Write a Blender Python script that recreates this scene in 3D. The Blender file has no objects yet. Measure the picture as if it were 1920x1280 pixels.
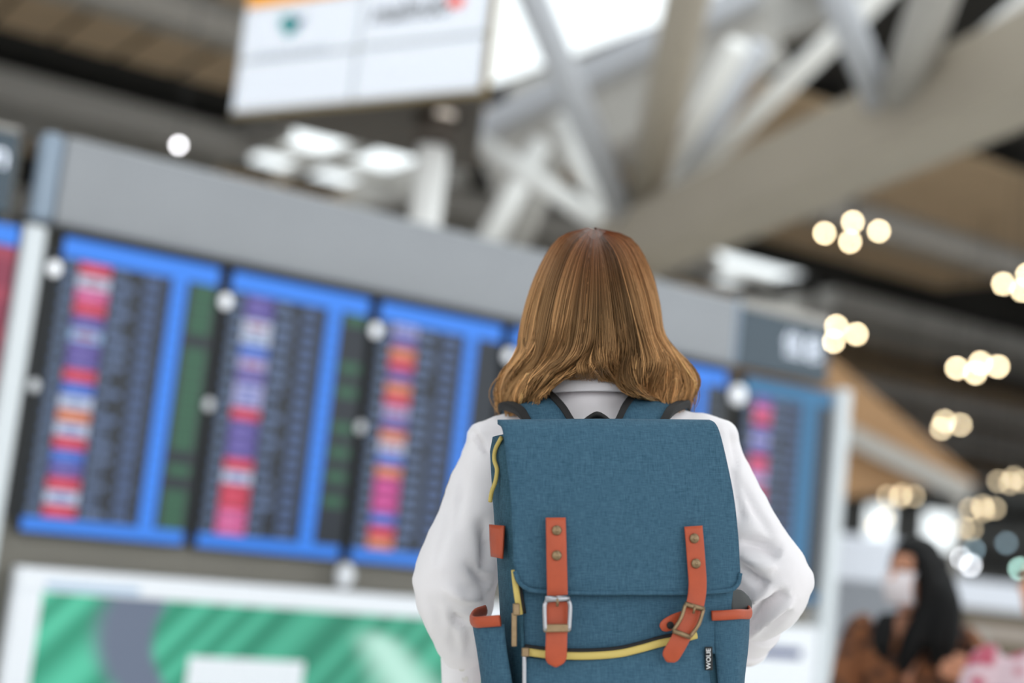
import bpy, bmesh, math, random
import numpy as np
from mathutils import Vector, Matrix, noise as mnoise

random.seed(7); RNG = np.random.default_rng(7)
S = bpy.context.scene
C = S.collection

# ------------------------------------------------------------------ camera
FPX = 2667.0
PITCH, ROLL, CAMH = math.radians(7.7), math.radians(6.3), 1.2
fwd = Vector((0, math.cos(PITCH), math.sin(PITCH)))
r0 = Vector((1, 0, 0)); u0 = r0.cross(fwd)
rgt = r0 * math.cos(ROLL) + u0 * math.sin(ROLL)
upv = -r0 * math.sin(ROLL) + u0 * math.cos(ROLL)
ORG = Vector((0, 0, CAMH))
cd = bpy.data.cameras.new('camera'); cam = bpy.data.objects.new('camera', cd); C.objects.link(cam)
cd.sensor_fit = 'HORIZONTAL'; cd.sensor_width = 36; cd.lens = FPX / 1920 * 36
cd.clip_start = 0.05; cd.clip_end = 2000
cd.dof.use_dof = True; cd.dof.focus_distance = 2.03; cd.dof.aperture_fstop = 1.4; cd.dof.aperture_blades = 0
M = Matrix((rgt, upv, -fwd)).transposed().to_4x4(); M.translation = ORG
cam.matrix_world = M
S.camera = cam

# ------------------------------------------------------------------ world: even bright overcast sky
W = bpy.data.worlds.new('overcast_sky'); S.world = W; W.use_nodes = True
bg = W.node_tree.nodes['Background']
bg.inputs[0].default_value = (0.95, 0.98, 1.0, 1); bg.inputs[1].default_value = 1.95
S.view_settings.view_transform = 'Standard'; S.view_settings.look = 'None'
S.view_settings.exposure = 0.0; S.view_settings.gamma = 1.0; S.view_settings.use_curve_mapping = False

# ------------------------------------------------------------------ helpers: places
def ray(x, y): return fwd + rgt * ((x - 960) / FPX) - upv * ((y - 640) / FPX)
def at(x, y, Y):
    q = ray(x, y); return ORG + q * (Y / q.y)
def atd(x, y, d): return ORG + ray(x, y) * d
def on_plane(x, y, p0, n):
    q = ray(x, y); return ORG + q * ((p0 - ORG).dot(n) / q.dot(n))
def lin(c):
    return tuple(((v / 255) / 12.92 if v / 255 <= 0.04045 else ((v / 255 + 0.055) / 1.055) ** 2.4) for v in c)

# ------------------------------------------------------------------ helpers: materials
def mat(name, rgb, rough=0.5, metal=0.0, var=0.0, scale=20.0, emit=None, estr=1.0, spec=0.5, bump=0.0, bscale=200.0, stretch=None, sheen=0.0):
    m = bpy.data.materials.new(name); m.use_nodes = True
    nt = m.node_tree; b = nt.nodes['Principled BSDF']
    c = lin(rgb)
    b.inputs['Base Color'].default_value = (*c, 1); b.inputs['Roughness'].default_value = rough
    b.inputs['Metallic'].default_value = metal; b.inputs['Specular IOR Level'].default_value = spec
    if sheen: b.inputs['Sheen Weight'].default_value = sheen
    tc = nt.nodes.new('ShaderNodeTexCoord')
    src = tc.outputs['Object']
    if stretch:
        mp = nt.nodes.new('ShaderNodeMapping'); mp.inputs['Scale'].default_value = stretch
        nt.links.new(src, mp.inputs[0]); src = mp.outputs[0]
    if var > 0:
        nz = nt.nodes.new('ShaderNodeTexNoise'); nz.inputs['Scale'].default_value = scale; nz.inputs['Detail'].default_value = 4
        nt.links.new(src, nz.inputs['Vector'])
        rp = nt.nodes.new('ShaderNodeValToRGB')
        rp.color_ramp.elements[0].position = 0.3; rp.color_ramp.elements[1].position = 0.7
        rp.color_ramp.elements[0].color = (*[v * (1 - var) for v in c], 1)
        rp.color_ramp.elements[1].color = (*[min(1, v * (1 + var)) for v in c], 1)
        nt.links.new(nz.outputs[0], rp.inputs[0]); nt.links.new(rp.outputs[0], b.inputs['Base Color'])
    if bump > 0:
        nb = nt.nodes.new('ShaderNodeTexNoise'); nb.inputs['Scale'].default_value = bscale; nb.inputs['Detail'].default_value = 3
        nt.links.new(src, nb.inputs['Vector'])
        bp = nt.nodes.new('ShaderNodeBump'); bp.inputs['Strength'].default_value = bump; bp.inputs['Distance'].default_value = 0.002
        nt.links.new(nb.outputs[0], bp.inputs['Height']); nt.links.new(bp.outputs[0], b.inputs['Normal'])
    if emit:
        b.inputs['Emission Color'].default_value = (*lin(emit), 1); b.inputs['Emission Strength'].default_value = estr
    return m

def attr_mat(name, rough=0.5, emit=0.0, spec=0.5, base=True, aniso=0.0):
    """colour from the mesh attribute 'col'; emit > 0 for lit screens"""
    m = bpy.data.materials.new(name); m.use_nodes = True
    nt = m.node_tree; b = nt.nodes['Principled BSDF']
    a = nt.nodes.new('ShaderNodeAttribute'); a.attribute_name = 'col'
    b.inputs['Roughness'].default_value = rough; b.inputs['Specular IOR Level'].default_value = spec
    if base: nt.links.new(a.outputs['Color'], b.inputs['Base Color'])
    else: b.inputs['Base Color'].default_value = (0.01, 0.012, 0.015, 1)
    if emit:
        nt.links.new(a.outputs['Color'], b.inputs['Emission Color']); b.inputs['Emission Strength'].default_value = emit
    return m

def weave_mat(name, rgb, rgb2, rough=0.85):
    m = bpy.data.materials.new(name); m.use_nodes = True
    nt = m.node_tree; b = nt.nodes['Principled BSDF']; N = nt.nodes; L = nt.links
    tc = N.new('ShaderNodeTexCoord')
    outs = []
    for sc in ((1500, 90, 90), (90, 90, 1500)):
        mp = N.new('ShaderNodeMapping'); mp.inputs['Scale'].default_value = sc
        nz = N.new('ShaderNodeTexNoise'); nz.inputs['Scale'].default_value = 1.0; nz.inputs['Detail'].default_value = 3
        L.new(tc.outputs['Object'], mp.inputs[0]); L.new(mp.outputs[0], nz.inputs['Vector']); outs.append(nz.outputs[0])
    mx = N.new('ShaderNodeMath'); mx.operation = 'ADD'; L.new(outs[0], mx.inputs[0]); L.new(outs[1], mx.inputs[1])
    hv = N.new('ShaderNodeMath'); hv.operation = 'MULTIPLY'; hv.inputs[1].default_value = 0.5; L.new(mx.outputs[0], hv.inputs[0])
    rp = N.new('ShaderNodeValToRGB'); rp.color_ramp.elements[0].position = 0.36; rp.color_ramp.elements[1].position = 0.64
    rp.color_ramp.elements[0].color = (*lin(rgb), 1); rp.color_ramp.elements[1].color = (*lin(rgb2), 1)
    L.new(hv.outputs[0], rp.inputs[0]); L.new(rp.outputs[0], b.inputs['Base Color'])
    bp = N.new('ShaderNodeBump'); bp.inputs['Strength'].default_value = 0.25; bp.inputs['Distance'].default_value = 0.001
    L.new(hv.outputs[0], bp.inputs['Height']); L.new(bp.outputs[0], b.inputs['Normal'])
    b.inputs['Roughness'].default_value = rough; b.inputs['Specular IOR Level'].default_value = 0.25
    return m

# ------------------------------------------------------------------ helpers: objects
def tag(o, label=None, cat=None, group=None, kind=None):
    if label: o['label'] = label
    if cat: o['category'] = cat
    if group: o['group'] = group
    if kind: o['kind'] = kind
    return o
def thing(name, loc, label, cat, group=None, rot=None):
    o = bpy.data.objects.new(name, None); C.objects.link(o); o.empty_display_size = 0.1
    m = (rot.to_4x4() if rot else Matrix.Identity(4)).copy(); m.translation = loc
    o.matrix_basis = m
    return tag(o, label, cat, group)
def root_matrix(o):
    while o.parent: o = o.parent
    return o.matrix_basis
def mk(name, geo, material, parent=None, smooth=False, loc=None, rot=None, col=None):
    """geo = (verts, faces) in world space; becomes ONE mesh object"""
    V, F = geo
    V = np.array([tuple(v) for v in V] if not isinstance(V, np.ndarray) else V, dtype=float)
    o = None
    if parent is not None: Mx = root_matrix(parent)
    else:
        Mx = (rot.to_4x4() if rot else Matrix.Identity(4)).copy()
        if loc is None:
            lo, hi = V.min(0), V.max(0); loc = Vector(((lo[0]+hi[0])/2, (lo[1]+hi[1])/2, lo[2]))
        Mx.translation = loc
    I = np.array(Mx.inverted())
    V = V @ I[:3, :3].T + I[:3, 3]
    me = bpy.data.meshes.new(name)
    if isinstance(F, np.ndarray):
        n, k = F.shape
        me.vertices.add(len(V)); me.vertices.foreach_set('co', V.astype(np.float32).ravel())
        me.loops.add(n*k); me.loops.foreach_set('vertex_index', F.astype(np.int32).ravel())
        me.polygons.add(n); me.polygons.foreach_set('loop_start', np.arange(0, n*k, k, dtype=np.int32))
        me.update(calc_edges=True); me.validate()
    else:
        me.from_pydata(V.tolist(), [], F); me.update()
    if col is not None:
        a = me.attributes.new('col', 'FLOAT_COLOR', 'POINT')
        cc = np.ones((len(V), 4), np.float32); cc[:, :3] = col; a.data.foreach_set('color', cc.ravel())
    if smooth: me.polygons.foreach_set('use_smooth', np.ones(len(me.polygons), bool))
    me.materials.append(material)
    o = bpy.data.objects.new(name, me); C.objects.link(o)
    if parent is not None: o.parent = parent
    else: o.matrix_basis = Mx
    return o
def copy_tree(o, loc=None, parent=None):
    c = o.copy(); C.objects.link(c); c.parent = parent
    if loc is not None:
        m = o.matrix_basis.copy(); m.translation = loc; c.matrix_basis = m
    for ch in list(o.children): copy_tree(ch, None, c)
    return c
def join(*geos):
    V, F = [], []
    for v, f in geos:
        k = len(V); V += [tuple(p) for p in v]; F += [[i + k for i in q] for q in f]
    return V, F
BOXF = [[0,3,2,1],[4,5,6,7],[0,1,5,4],[1,2,6,5],[2,3,7,6],[3,0,4,7]]
def box(c, ax, ay, az):
    """centre and three half-axis vectors"""
    c, ax, ay, az = Vector(c), Vector(ax), Vector(ay), Vector(az)
    V = [c-ax-ay-az, c+ax-ay-az, c+ax+ay-az, c-ax+ay-az, c-ax-ay+az, c+ax-ay+az, c+ax+ay+az, c-ax+ay+az]
    return V, [list(f) for f in BOXF]
def bbox(c, ax, ay, az, bev=0.01, seg=2):
    V, F = box(c, ax, ay, az)
    bm = bmesh.new(); vs = [bm.verts.new(v) for v in V]
    for f in F: bm.faces.new([vs[i] for i in f])
    bmesh.ops.recalc_face_normals(bm, faces=bm.faces)
    bmesh.ops.bevel(bm, geom=list(bm.edges), offset=bev, segments=seg, profile=0.5, affect='EDGES')
    bm.verts.index_update()
    g = ([v.co.copy() for v in bm.verts], [[v.index for v in f.verts] for f in bm.faces]); bm.free(); return g
def cat(P, M):
    """Catmull-Rom resample of N x k points to M points"""
    P = np.array([tuple(p) for p in P], float); n = len(P)
    Q = np.vstack([2*P[0]-P[1], P, 2*P[-1]-P[-2]])
    t = np.linspace(0, n-1, M); i = np.minimum(t.astype(int), n-2); f = (t-i)[:, None]
    a, b, c, d = Q[i], Q[i+1], Q[i+2], Q[i+3]
    return 0.5*((2*b)+(c-a)*f+(2*a-5*b+4*c-d)*f*f+(3*b-a-3*c+d)*f**3)
def tube(pts, rad, n=10, res=None, flat=1.0, ref=None):
    """closed tube along points; rad scalar or list; flat = thickness ratio along ref"""
    P = np.array([tuple(p) for p in pts], float)
    R = np.full(len(P), rad, float) if np.isscalar(rad) else np.array(rad, float)
    if res: R = cat(R[:, None], res)[:, 0]; P = cat(P, res)
    T = np.gradient(P, axis=0); T /= np.linalg.norm(T, axis=1)[:, None] + 1e-12
    nr = np.array(ref if ref is not None else ((0, 0, 1) if abs(T[0][2]) < 0.9 else (1, 0, 0)), float)
    V, F = [], []
    for k in range(len(P)):
        nr = nr - T[k]*(nr @ T[k]); nr /= np.linalg.norm(nr); b = np.cross(T[k], nr)
        for j in range(n):
            a = 2*math.pi*j/n; V.append(P[k] + R[k]*(math.cos(a)*nr*flat + math.sin(a)*b))
    m = len(P)
    for k in range(m-1):
        for j in range(n):
            F.append([k*n+j, k*n+(j+1) % n, (k+1)*n+(j+1) % n, (k+1)*n+j])
    F.append(list(range(n))[::-1]); F.append([(m-1)*n+j for j in range(n)])
    return V, F
def ell(c, rx, ry, rz, n=16, m=10, rot=None):
    V, F = [], []
    for i in range(m+1):
        th = math.pi*i/m
        for j in range(n):
            a = 2*math.pi*j/n
            v = Vector((rx*math.sin(th)*math.cos(a), ry*math.sin(th)*math.sin(a), rz*math.cos(th)))
            if rot: v = rot @ v
            V.append(Vector(c)+v)
    for i in range(m):
        for j in range(n): F.append([i*n+j, (i+1)*n+j, (i+1)*n+(j+1) % n, i*n+(j+1) % n])
    return V, F
def sheet(rows, nu, nv, thick, toward=None):
    """grid of control rows -> smooth sheet with real thickness"""
    R = [cat(r, nu) for r in rows]
    G = np.array(R); G = np.stack([cat(G[:, j], nv) for j in range(nu)], 1)   # nv x nu x 3
    du = np.gradient(G, axis=1); dv = np.gradient(G, axis=0)
    Nn = np.cross(du, dv); Nn /= np.linalg.norm(Nn, axis=2)[:, :, None] + 1e-12
    if toward is not None and (Nn.mean((0, 1)) @ np.array(toward)) < 0: Nn = -Nn
    A = G.reshape(-1, 3); B = (G - Nn*thick).reshape(-1, 3)
    V = np.vstack([A, B]); k = nu*nv; F = []
    for i in range(nv-1):
        for j in range(nu-1):
            a = i*nu+j; F.append([a, a+1, a+nu+1, a+nu]); F.append([k+a, k+a+nu, k+a+nu+1, k+a+1])
    bd = [j for j in range(nu)] + [i*nu+nu-1 for i in range(1, nv)] + [(nv-1)*nu+j for j in range(nu-2, -1, -1)] + [i*nu for i in range(nv-2, 0, -1)]
    for i in range(len(bd)):
        a, b = bd[i], bd[(i+1) % len(bd)]; F.append([a, k+a, k+b, b])
    return V.tolist(), F
def rings(levels, n=28, p=2.0):
    """levels: (centre, ax, ay) half-axis vectors -> stacked superellipse rings, capped"""
    V, F = [], []
    for c, ax, ay in levels:
        for j in range(n):
            a = 2*math.pi*j/n; ca, sa = math.cos(a), math.sin(a)
            V.append(Vector(c) + Vector(ax)*(math.copysign(abs(ca)**(2/p), ca)) + Vector(ay)*(math.copysign(abs(sa)**(2/p), sa)))
    m = len(levels)
    for k in range(m-1):
        for j in range(n): F.append([k*n+j, k*n+(j+1) % n, (k+1)*n+(j+1) % n, (k+1)*n+j])
    F.append(list(range(n))[::-1]); F.append([(m-1)*n+j for j in range(n)])
    return V, F
def fuse(geos, voxel, smooth=4):
    """union of closed shapes as one continuous skin"""
    V, F = join(*geos)
    bm = bmesh.new(); vs = [bm.verts.new(v) for v in V]
    for f in F:
        try: bm.faces.new([vs[i] for i in f])
        except ValueError: pass
    bmesh.ops.recalc_face_normals(bm, faces=bm.faces)
    me = bpy.data.meshes.new('tmp'); bm.to_mesh(me); bm.free()
    o = bpy.data.objects.new('tmp', me); C.objects.link(o)
    r = o.modifiers.new('r', 'REMESH'); r.mode = 'VOXEL'; r.voxel_size = voxel
    s = o.modifiers.new('s', 'SMOOTH'); s.iterations = smooth; s.factor = 0.5
    dg = bpy.context.evaluated_depsgraph_get(); ev = o.evaluated_get(dg); m2 = ev.to_mesh()
    nv = len(m2.vertices); VV = np.zeros(nv*3); m2.vertices.foreach_get('co', VV)
    NN = np.zeros(nv*3); m2.vertices.foreach_get('normal', NN)
    FF = [list(p.vertices) for p in m2.polygons]
    ev.to_mesh_clear(); bpy.data.objects.remove(o); bpy.data.meshes.remove(me)
    return VV.reshape(-1, 3), FF, NN.reshape(-1, 3)
def text_geo(s, size, origin, ax, az, align='LEFT', depth=0.002, shear=0.0, bold=0.0):
    """lettering as mesh: origin = baseline start; ax / az unit vectors along the text and up"""
    cu = bpy.data.curves.new('t', 'FONT'); cu.body = s; cu.size = size; cu.align_x = align; cu.shear = shear
    cu.extrude = depth; cu.offset = bold; cu.resolution_u = 3
    o = bpy.data.objects.new('t', cu); C.objects.link(o)
    dg = bpy.context.evaluated_depsgraph_get(); ev = o.evaluated_get(dg); me = ev.to_mesh()
    nrm = Vector(ax).cross(Vector(az))
    V = [Vector(origin) + Vector(ax)*v.co.x + Vector(az)*v.co.y + nrm*v.co.z for v in me.vertices]
    F = [list(p.vertices) for p in me.polygons]
    ev.to_mesh_clear(); bpy.data.objects.remove(o); bpy.data.curves.remove(cu)
    return V, F
Z = Vector((0, 0, 1)); X = Vector((1, 0, 0)); YV = Vector((0, 1, 0))

# ------------------------------------------------------------------ materials
m_floor = mat('polished_terrazzo', (222, 220, 214), 0.25, var=0.08, scale=3)
m_brownpanel = mat('brown_ceiling_panel', (206, 180, 148), 0.6, var=0.06, scale=0.6)
m_dark = mat('black_recess', (34, 32, 30), 0.8)
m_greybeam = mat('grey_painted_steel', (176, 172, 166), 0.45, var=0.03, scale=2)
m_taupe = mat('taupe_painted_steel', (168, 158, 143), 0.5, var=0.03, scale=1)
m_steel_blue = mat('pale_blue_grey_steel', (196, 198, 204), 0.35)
m_lit_tube = mat('lit_gloss_steel', (248, 247, 244), 0.25)  # steel paint lightened to stand for skylight falling on it
m_silver = mat('brushed_header_panel', (152, 155, 160), 0.38, metal=0.0, var=0.02, scale=4)
m_edge = mat('blue_grey_edge', (146, 162, 180), 0.4)
m_slate = mat('slate_sign_face', (62, 78, 90), 0.35)
m_frame = mat('dark_display_bezel', (38, 42, 46), 0.35)
m_backwall = mat('taupe_display_backing', (138, 134, 124), 0.6, var=0.03, scale=3)
m_whitepost = mat('white_powder_coat', (226, 232, 236), 0.4)
m_white = mat('white_acrylic', (238, 240, 244), 0.35)
m_text = mat('white_lit_lettering', (235, 240, 248), 0.4, emit=(215, 225, 245), estr=0.75)
m_screen = attr_mat('lit_screen', 0.3, emit=0.92, base=False, spec=0.4)
m_poster = attr_mat('backlit_poster', 0.35, emit=0.85, base=False, spec=0.4)
m_lightframe = mat('white_lightbox_frame', (240, 243, 248), 0.35, emit=(225, 232, 245), estr=0.06)
m_spot = mat('white_lamp_glass', (245, 246, 248), 0.3, emit=(240, 244, 250), estr=0.55)
m_bulb = mat('warm_lamp_globe', (255, 244, 220), 0.3, emit=(255, 226, 178), estr=22.0)
m_coolbulb = mat('cool_lamp_globe', (235, 246, 255), 0.3, emit=(214, 236, 246), estr=6.0)
m_cable = mat('dark_cable', (40, 38, 36), 0.6)

# ================================================================== SETTING
A = math.radians(57)
wv = Vector((math.sin(A), math.cos(A), 0)); nv_ = Vector((-math.cos(A), math.sin(A), 0))
def ct(s, t, z): return wv*s + nv_*t + Z*z          # hall grid: s along the board wall, t away from it
HC = 13.0
floor = mk('floor', box((10, 90, -0.1), (120, 0, 0), (0, 110, 0), (0, 0, 0.1)), m_floor); tag(floor, 'pale polished floor of the terminal hall', kind='structure')

# ceiling: slab pieces with open skylights, seen and added, between them
ceil_root = bpy.data.objects.new('ceiling', None); C.objects.link(ceil_root); tag(ceil_root, 'brown panelled terminal ceiling with grey beams and dark gaps', kind='structure')
ceil_root.location = (0, 40, HC); 
sky = [(13.6, 20.4, 22.0, 34.2), (17.2, 23.4, 41.6, 49.2), (37.6, 44.0, 43.8, 49.6), (0.0, 30.0, -6.0, 17.5), (-24, -6, -6, 17), (34, 52, -6, 10)]  # later openings lie out of view, added to brighten tubes, floor and ceiling
S0, S1, T0, T1 = -70.0, 190.0, -14.0, 215.0
ss = sorted({S0, S1, *[v for q in sky for v in q[:2]]}); tt = sorted({T0, T1, *[v for q in sky for v in q[2:]]})
slab = []
for i in range(len(ss)-1):
    for j in range(len(tt)-1):
        a, b, c, d = ss[i], ss[i+1], tt[j], tt[j+1]
        ms, mt = (a+b)/2, (c+d)/2
        if any(q[0] < ms < q[1] and q[2] < mt < q[3] for q in sky): continue
        slab.append(box(ct(ms, mt, HC+0.75), wv*((b-a)/2), nv_*((d-c)/2), Z*0.15))
mk('roof_deck', join(*slab), m_dark, ceil_root)
# brown panels, one by one where the photograph shows them, wider strips beyond
pm_cache = {}
def ceiling_panel(s0, s1, t0, t1):
    if any(q[0]-0.1 < (s0+s1)/2 < q[1]+0.1 and q[2]-0.1 < (t0+t1)/2 < q[3]+0.1 for q in sky): return
    key = (round(s1-s0, 2), round(t1-t0, 2))
    if key not in pm_cache:
        hw, hd = (s1-s0)/2, (t1-t0)/2
        V, F = bbox((0, 0, 0), wv*hw, nv_*hd, Z*0.05, 0.02, 1)
        me = bpy.data.meshes.new('panel'); me.from_pydata([tuple(v) for v in V], [], F); me.materials.append(m_brownpanel); pm_cache[key] = me
    o = bpy.data.objects.new('panel', pm_cache[key]); C.objects.link(o); o.parent = ceil_root
    p = ct((s0+s1)/2, (t0+t1)/2, HC) - ceil_root.location
    o.location = (p.x, p.y, p.z)
for (t0, t1, sa, sb) in ((33.4, 38.3, -9.76, 44), (25.5, 31.4, 20.6, 46), (25.5, 31.4, -9.76, 13), (48.2, 52.4, -9.2, 60), (54.6, 60.2, 30, 84)):
    s = sa
    while s < sb:
        ceiling_panel(s+0.09, s+1.63, t0, t1); s += 1.72
strips = []
for (t0, t1, sa, sb) in ((62.6, 69, 30, 150), (71, 77, 30, 160), (80, 88, 30, 170), (91, 100, 30, 180), (104, 116, 30, 186), (120, 140, 40, 186), (145, 175, 60, 186)):
    strips.append(box(ct((sa+sb)/2, (t0+t1)/2, HC), wv*((sb-sa)/2), nv_*((t1-t0)/2), Z*0.05))
mk('panel_strips', join(*strips), m_brownpanel, ceil_root)['kind'] = 'stuff'
for (t, hw, hh) in ((32.5, 0.5, 0.45), (43.5, 0.6, 0.45), (45.8, 0.9, 0.35), (47.6, 0.4, 0.4), (61.3, 1.0, 0.5), (70, 0.7, 0.4), (78.6, 0.9, 0.5), (102, 1.2, 0.5)):
    cuts = [-60.0] + [v for q in sorted(sky) if q[2]-2.5 < t < q[3]+0.3 for v in (q[0]-0.2, q[1]+0.2)] + [180.0]
    for a, b in zip(cuts[::2], cuts[1::2]):
        mk('beam', box(ct((a+b)/2, t, HC-0.25), wv*((b-a)/2), nv_*hw, Z*hh), m_greybeam, ceil_root)
for s, t, hs in ((20.3, 45.2, 3.1), (40.8, 46.0, 2.4)):
    mk('glazing_bar', box(ct(s, t, HC+0.5), wv*hs, nv_*0.22, Z*0.2), m_greybeam, ceil_root)
mk('glazing_bar', box(ct(20.6, 45.4, HC+0.5), wv*0.2, nv_*3.8, Z*0.2), m_greybeam, ceil_root)
for s, t0, t1 in ((20.6, 20, 33), (13.4, 20, 33), (16.9, 40, 50), (23.4, 40, 50)):
    mk('cross_beam', box(ct(s, (t0+t1)/2, HC+0.1), wv*0.22, nv_*((t1-t0)/2), Z*0.6), m_greybeam, ceil_root)

m_pane = bpy.data.materials.new('clear_glass'); m_pane.use_nodes = True
nt_ = m_pane.node_tree; tb = nt_.nodes.new('ShaderNodeBsdfTransparent'); gb = nt_.nodes.new('ShaderNodeBsdfGlossy'); mxs = nt_.nodes.new('ShaderNodeMixShader')
tb.inputs[0].default_value = (0.96, 0.98, 0.98, 1); gb.inputs['Roughness'].default_value = 0.05; mxs.inputs[0].default_value = 0.05
nt_.links.new(tb.outputs[0], mxs.inputs[1]); nt_.links.new(gb.outputs[0], mxs.inputs[2]); nt_.links.new(mxs.outputs[0], nt_.nodes['Material Output'].inputs[0])
for a, b, c, d in sky:      # glazing of the seen and the added skylights, four panes to an opening
    for i in range(2):
        for j in range(2):
            s0_, t0_ = a+(b-a)*(i+0.5)/2, c+(d-c)*(j+0.5)/2
            mk('pane', box(ct(s0_, t0_, HC+0.93), wv*(b-a)/4*0.995, nv_*(d-c)/4*0.995, Z*0.01), m_pane, ceil_root)

# far end of the hall: dark wall with bright glazing
m_farwall = mat('far_grey_wall', (140, 142, 140), 0.7, var=0.08, scale=0.3)
m_mull = mat('grey_mullion', (140, 142, 144), 0.5)
wall = bpy.data.objects.new('wall_back', None); C.objects.link(wall); wall.location = (60, 160, 0); tag(wall, 'dark grey far wall of the hall with tall bright windows', kind='structure')
mk('upper_wall', box((60, 160, 11.1), (110, 0, 0), (0, 0.3, 0), (0, 0, 2.2)), m_farwall, wall)
mk('lower_wall', box((60, 160, 2.4), (110, 0, 0), (0, 0.3, 0), (0, 0, 2.4)), m_farwall, wall)
xs = [-50, 33.6, 38.6, 41.6, 44.6, 48.0, 52.0, 170]
for i in range(0, len(xs), 2):
    a, b = xs[i], xs[i+1]
    mk('pier', box(((a+b)/2, 160, 6.95), ((b-a)/2, 0, 0), (0, 0.3, 0), (0, 0, 3.15)), m_farwall, wall)

for i in range(1, len(xs)-1, 2):
    a, b = xs[i], xs[i+1]
    wn = mk('window_%d' % (i//2+1), box(((a+b)/2, 160, 6.85), ((b-a)/2, 0, 0), (0, 0.02, 0), (0, 0, 2.05)), m_pane); tag(wn, 'tall bright pane in the far wall of the hall', kind='structure')

# ================================================================== FLIGHT INFORMATION BOARD
P0 = ORG + ray(80, 720)*6.0; P0 = Vector((P0.x, P0.y, 0))
def wp(s, z, off=0.0): return P0 + wv*s + Z*z - nv_*off
WROT = Matrix((wv, nv_, Z)).transposed()
def wbox(s0, s1, z0, z1, o0, o1, bev=0.0, seg=2):
    c = wp((s0+s1)/2, (z0+z1)/2, (o0+o1)/2)
    g = (wv*((s1-s0)/2), nv_*((o1-o0)/2), Z*((z1-z0)/2))
    return bbox(c, *g, bev, seg) if bev else box(c, *g)
RED, PNK, MAG, ORN, PUR, LAV, WHT, LTB, BLU, GRN = (205, 50, 80), (214, 90, 150), (196, 60, 140), (214, 120, 80), (92, 78, 160), (176, 176, 226), (200, 212, 238), (150, 186, 232), (58, 104, 206), (44, 96, 66)
rowsets = [
 [RED, WHT, PNK, RED, PUR, LTB, PUR, PUR, RED, BLU, WHT, ORN, WHT, RED, BLU, PUR, RED, WHT, RED],
 [PUR, PUR, WHT, WHT, BLU, LAV, PUR, LAV, LAV, RED, PUR, PUR, PUR, RED, WHT, RED, RED, PNK, PNK],
 [LAV, PUR, ORN, RED, PUR, ORN, RED, LAV, PUR, ORN, WHT, BLU, ORN, MAG, MAG, MAG, BLU, RED, ORN],
 [PUR, RED, LAV, PUR, ORN, RED, WHT, BLU, PUR, RED, LAV, PUR, PNK, ORN, RED, WHT, PUR, BLU, RED],
 [LAV, PUR, RED, BLU, PUR, RED, ORN, PUR, WHT, RED, PUR, BLU, LAV, RED, PUR, ORN, RED, PUR, LAV],
 [PUR, PNK, RED, PUR, LAV, PUR, RED, PNK, LAV, RED, RED, PUR, LAV, PUR, RED, PUR, PNK, RED, PUR],
 [RED, RED, (150, 40, 70), RED, RED, (150, 40, 70), RED, RED, PUR, PUR, RED, RED, PUR, RED, PUR, RED, RED, PUR, RED]]
greens = [[1,1,1,1,0,1,1,1,1,1,1,1,1,0,1,0,1,1,1], [1,0,0,0,1,0,1,0,0,1,0,1,0,1,0,1,0,0,0], [0]*19, [0]*19, [0]*19, [0]*19, [0]*19]
def display(s0, k, name, label, bar=(52, 140, 255), barx=(0.70, 0.80), wd=0.708):
    t = thing(name, wp(s0+wd/2, 1.0, 0), label, 'display', 'portrait flight displays of the board', WROT)
    mk('housing', wbox(s0-0.012, s0+wd+0.012, 0.985, 2.265, -0.09, -0.004, 0.01), m_frame, t)
    V, F, K = [], [], []
    def quad(f0, f1, z0, z1, col, off):
        b = len(V)
        for f, z in ((f0, z0), (f1, z0), (f1, z1), (f0, z1)): V.append(wp(s0+wd*f, z, off)); K.append(lin(col))
        F.append([b, b+1, b+2, b+3])
    rr = random.Random(k)
    quad(0, 1, 1.0, 2.25, (24, 31, 40), 0.0)
    quad(0, 1, 2.165, 2.25, bar, 0.001)
    quad(0, 1, 1.0, 1.058, tuple(int(v*0.96) for v in bar), 0.001)
    quad(barx[0], barx[1], 1.058, 2.165, bar, 0.001)
    pt = (2.160-1.062)/19
    for r in range(19):
        z1 = 2.160-r*pt; z0 = z1-pt
        if r % 2: quad(0, barx[0], z0, z1, (20, 27, 40), 0.0006)
        c = rowsets[k][r]
        quad(0.11, 0.31, z0+0.004, z1-0.004, c, 0.0012)
        if c in (WHT, LTB, LAV): quad(0.15, 0.27, z0+0.018, z1-0.022, rr.choice([(90, 120, 200), (180, 90, 110), (120, 150, 200)]), 0.0018)
        else: quad(0.14, 0.25, z0+0.022, z1-0.020, tuple(min(255, v+50) for v in c), 0.0018)
        tx = (112, 134, 176)
        def words(f0, f1, col):
            f = f0
            while f < f1-0.01:
                l = min(0.014+0.010*rr.random(), f1-f); quad(f, f+l, z0+0.018, z1-0.014, col, 0.0012); f += l+0.006
        words(0.02, 0.095, (104, 130, 172)); words(0.335, 0.335+0.05+0.09*rr.random(), tx)
        words(0.335, 0.345+0.10*rr.random(), tx)
        if rr.random() < 0.3: words(0.40, 0.47, tx)
        words(0.53, 0.63, (100, 128, 184))
        if greens[k][r]: quad(barx[1]+0.035, 0.985, z0+0.003, z1-0.003, GRN, 0.0012)
        elif k == 6: quad(barx[1]+0.02, 1.0, z0+0.002, z1-0.002, (150, 48, 76) if r % 3 else (172, 60, 84), 0.0012)
        elif k > 2: words(barx[1]+0.04, 0.95, (80, 92, 104))
        quad(barx[0]+0.02, barx[1]-0.02, z0+0.02, z1-0.02, tuple(int(v*0.88) for v in bar), 0.0018)
    mk('screen', (V, F), m_screen, t, col=np.array(K))
    return t
cols = ['an all-green status column', 'a long pink run and broken green cells', 'orange and magenta marks and no green cells',
        'mixed marks, mostly hidden behind the wavy hair', 'dark rows, showing past the right side of the hair']
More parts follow.
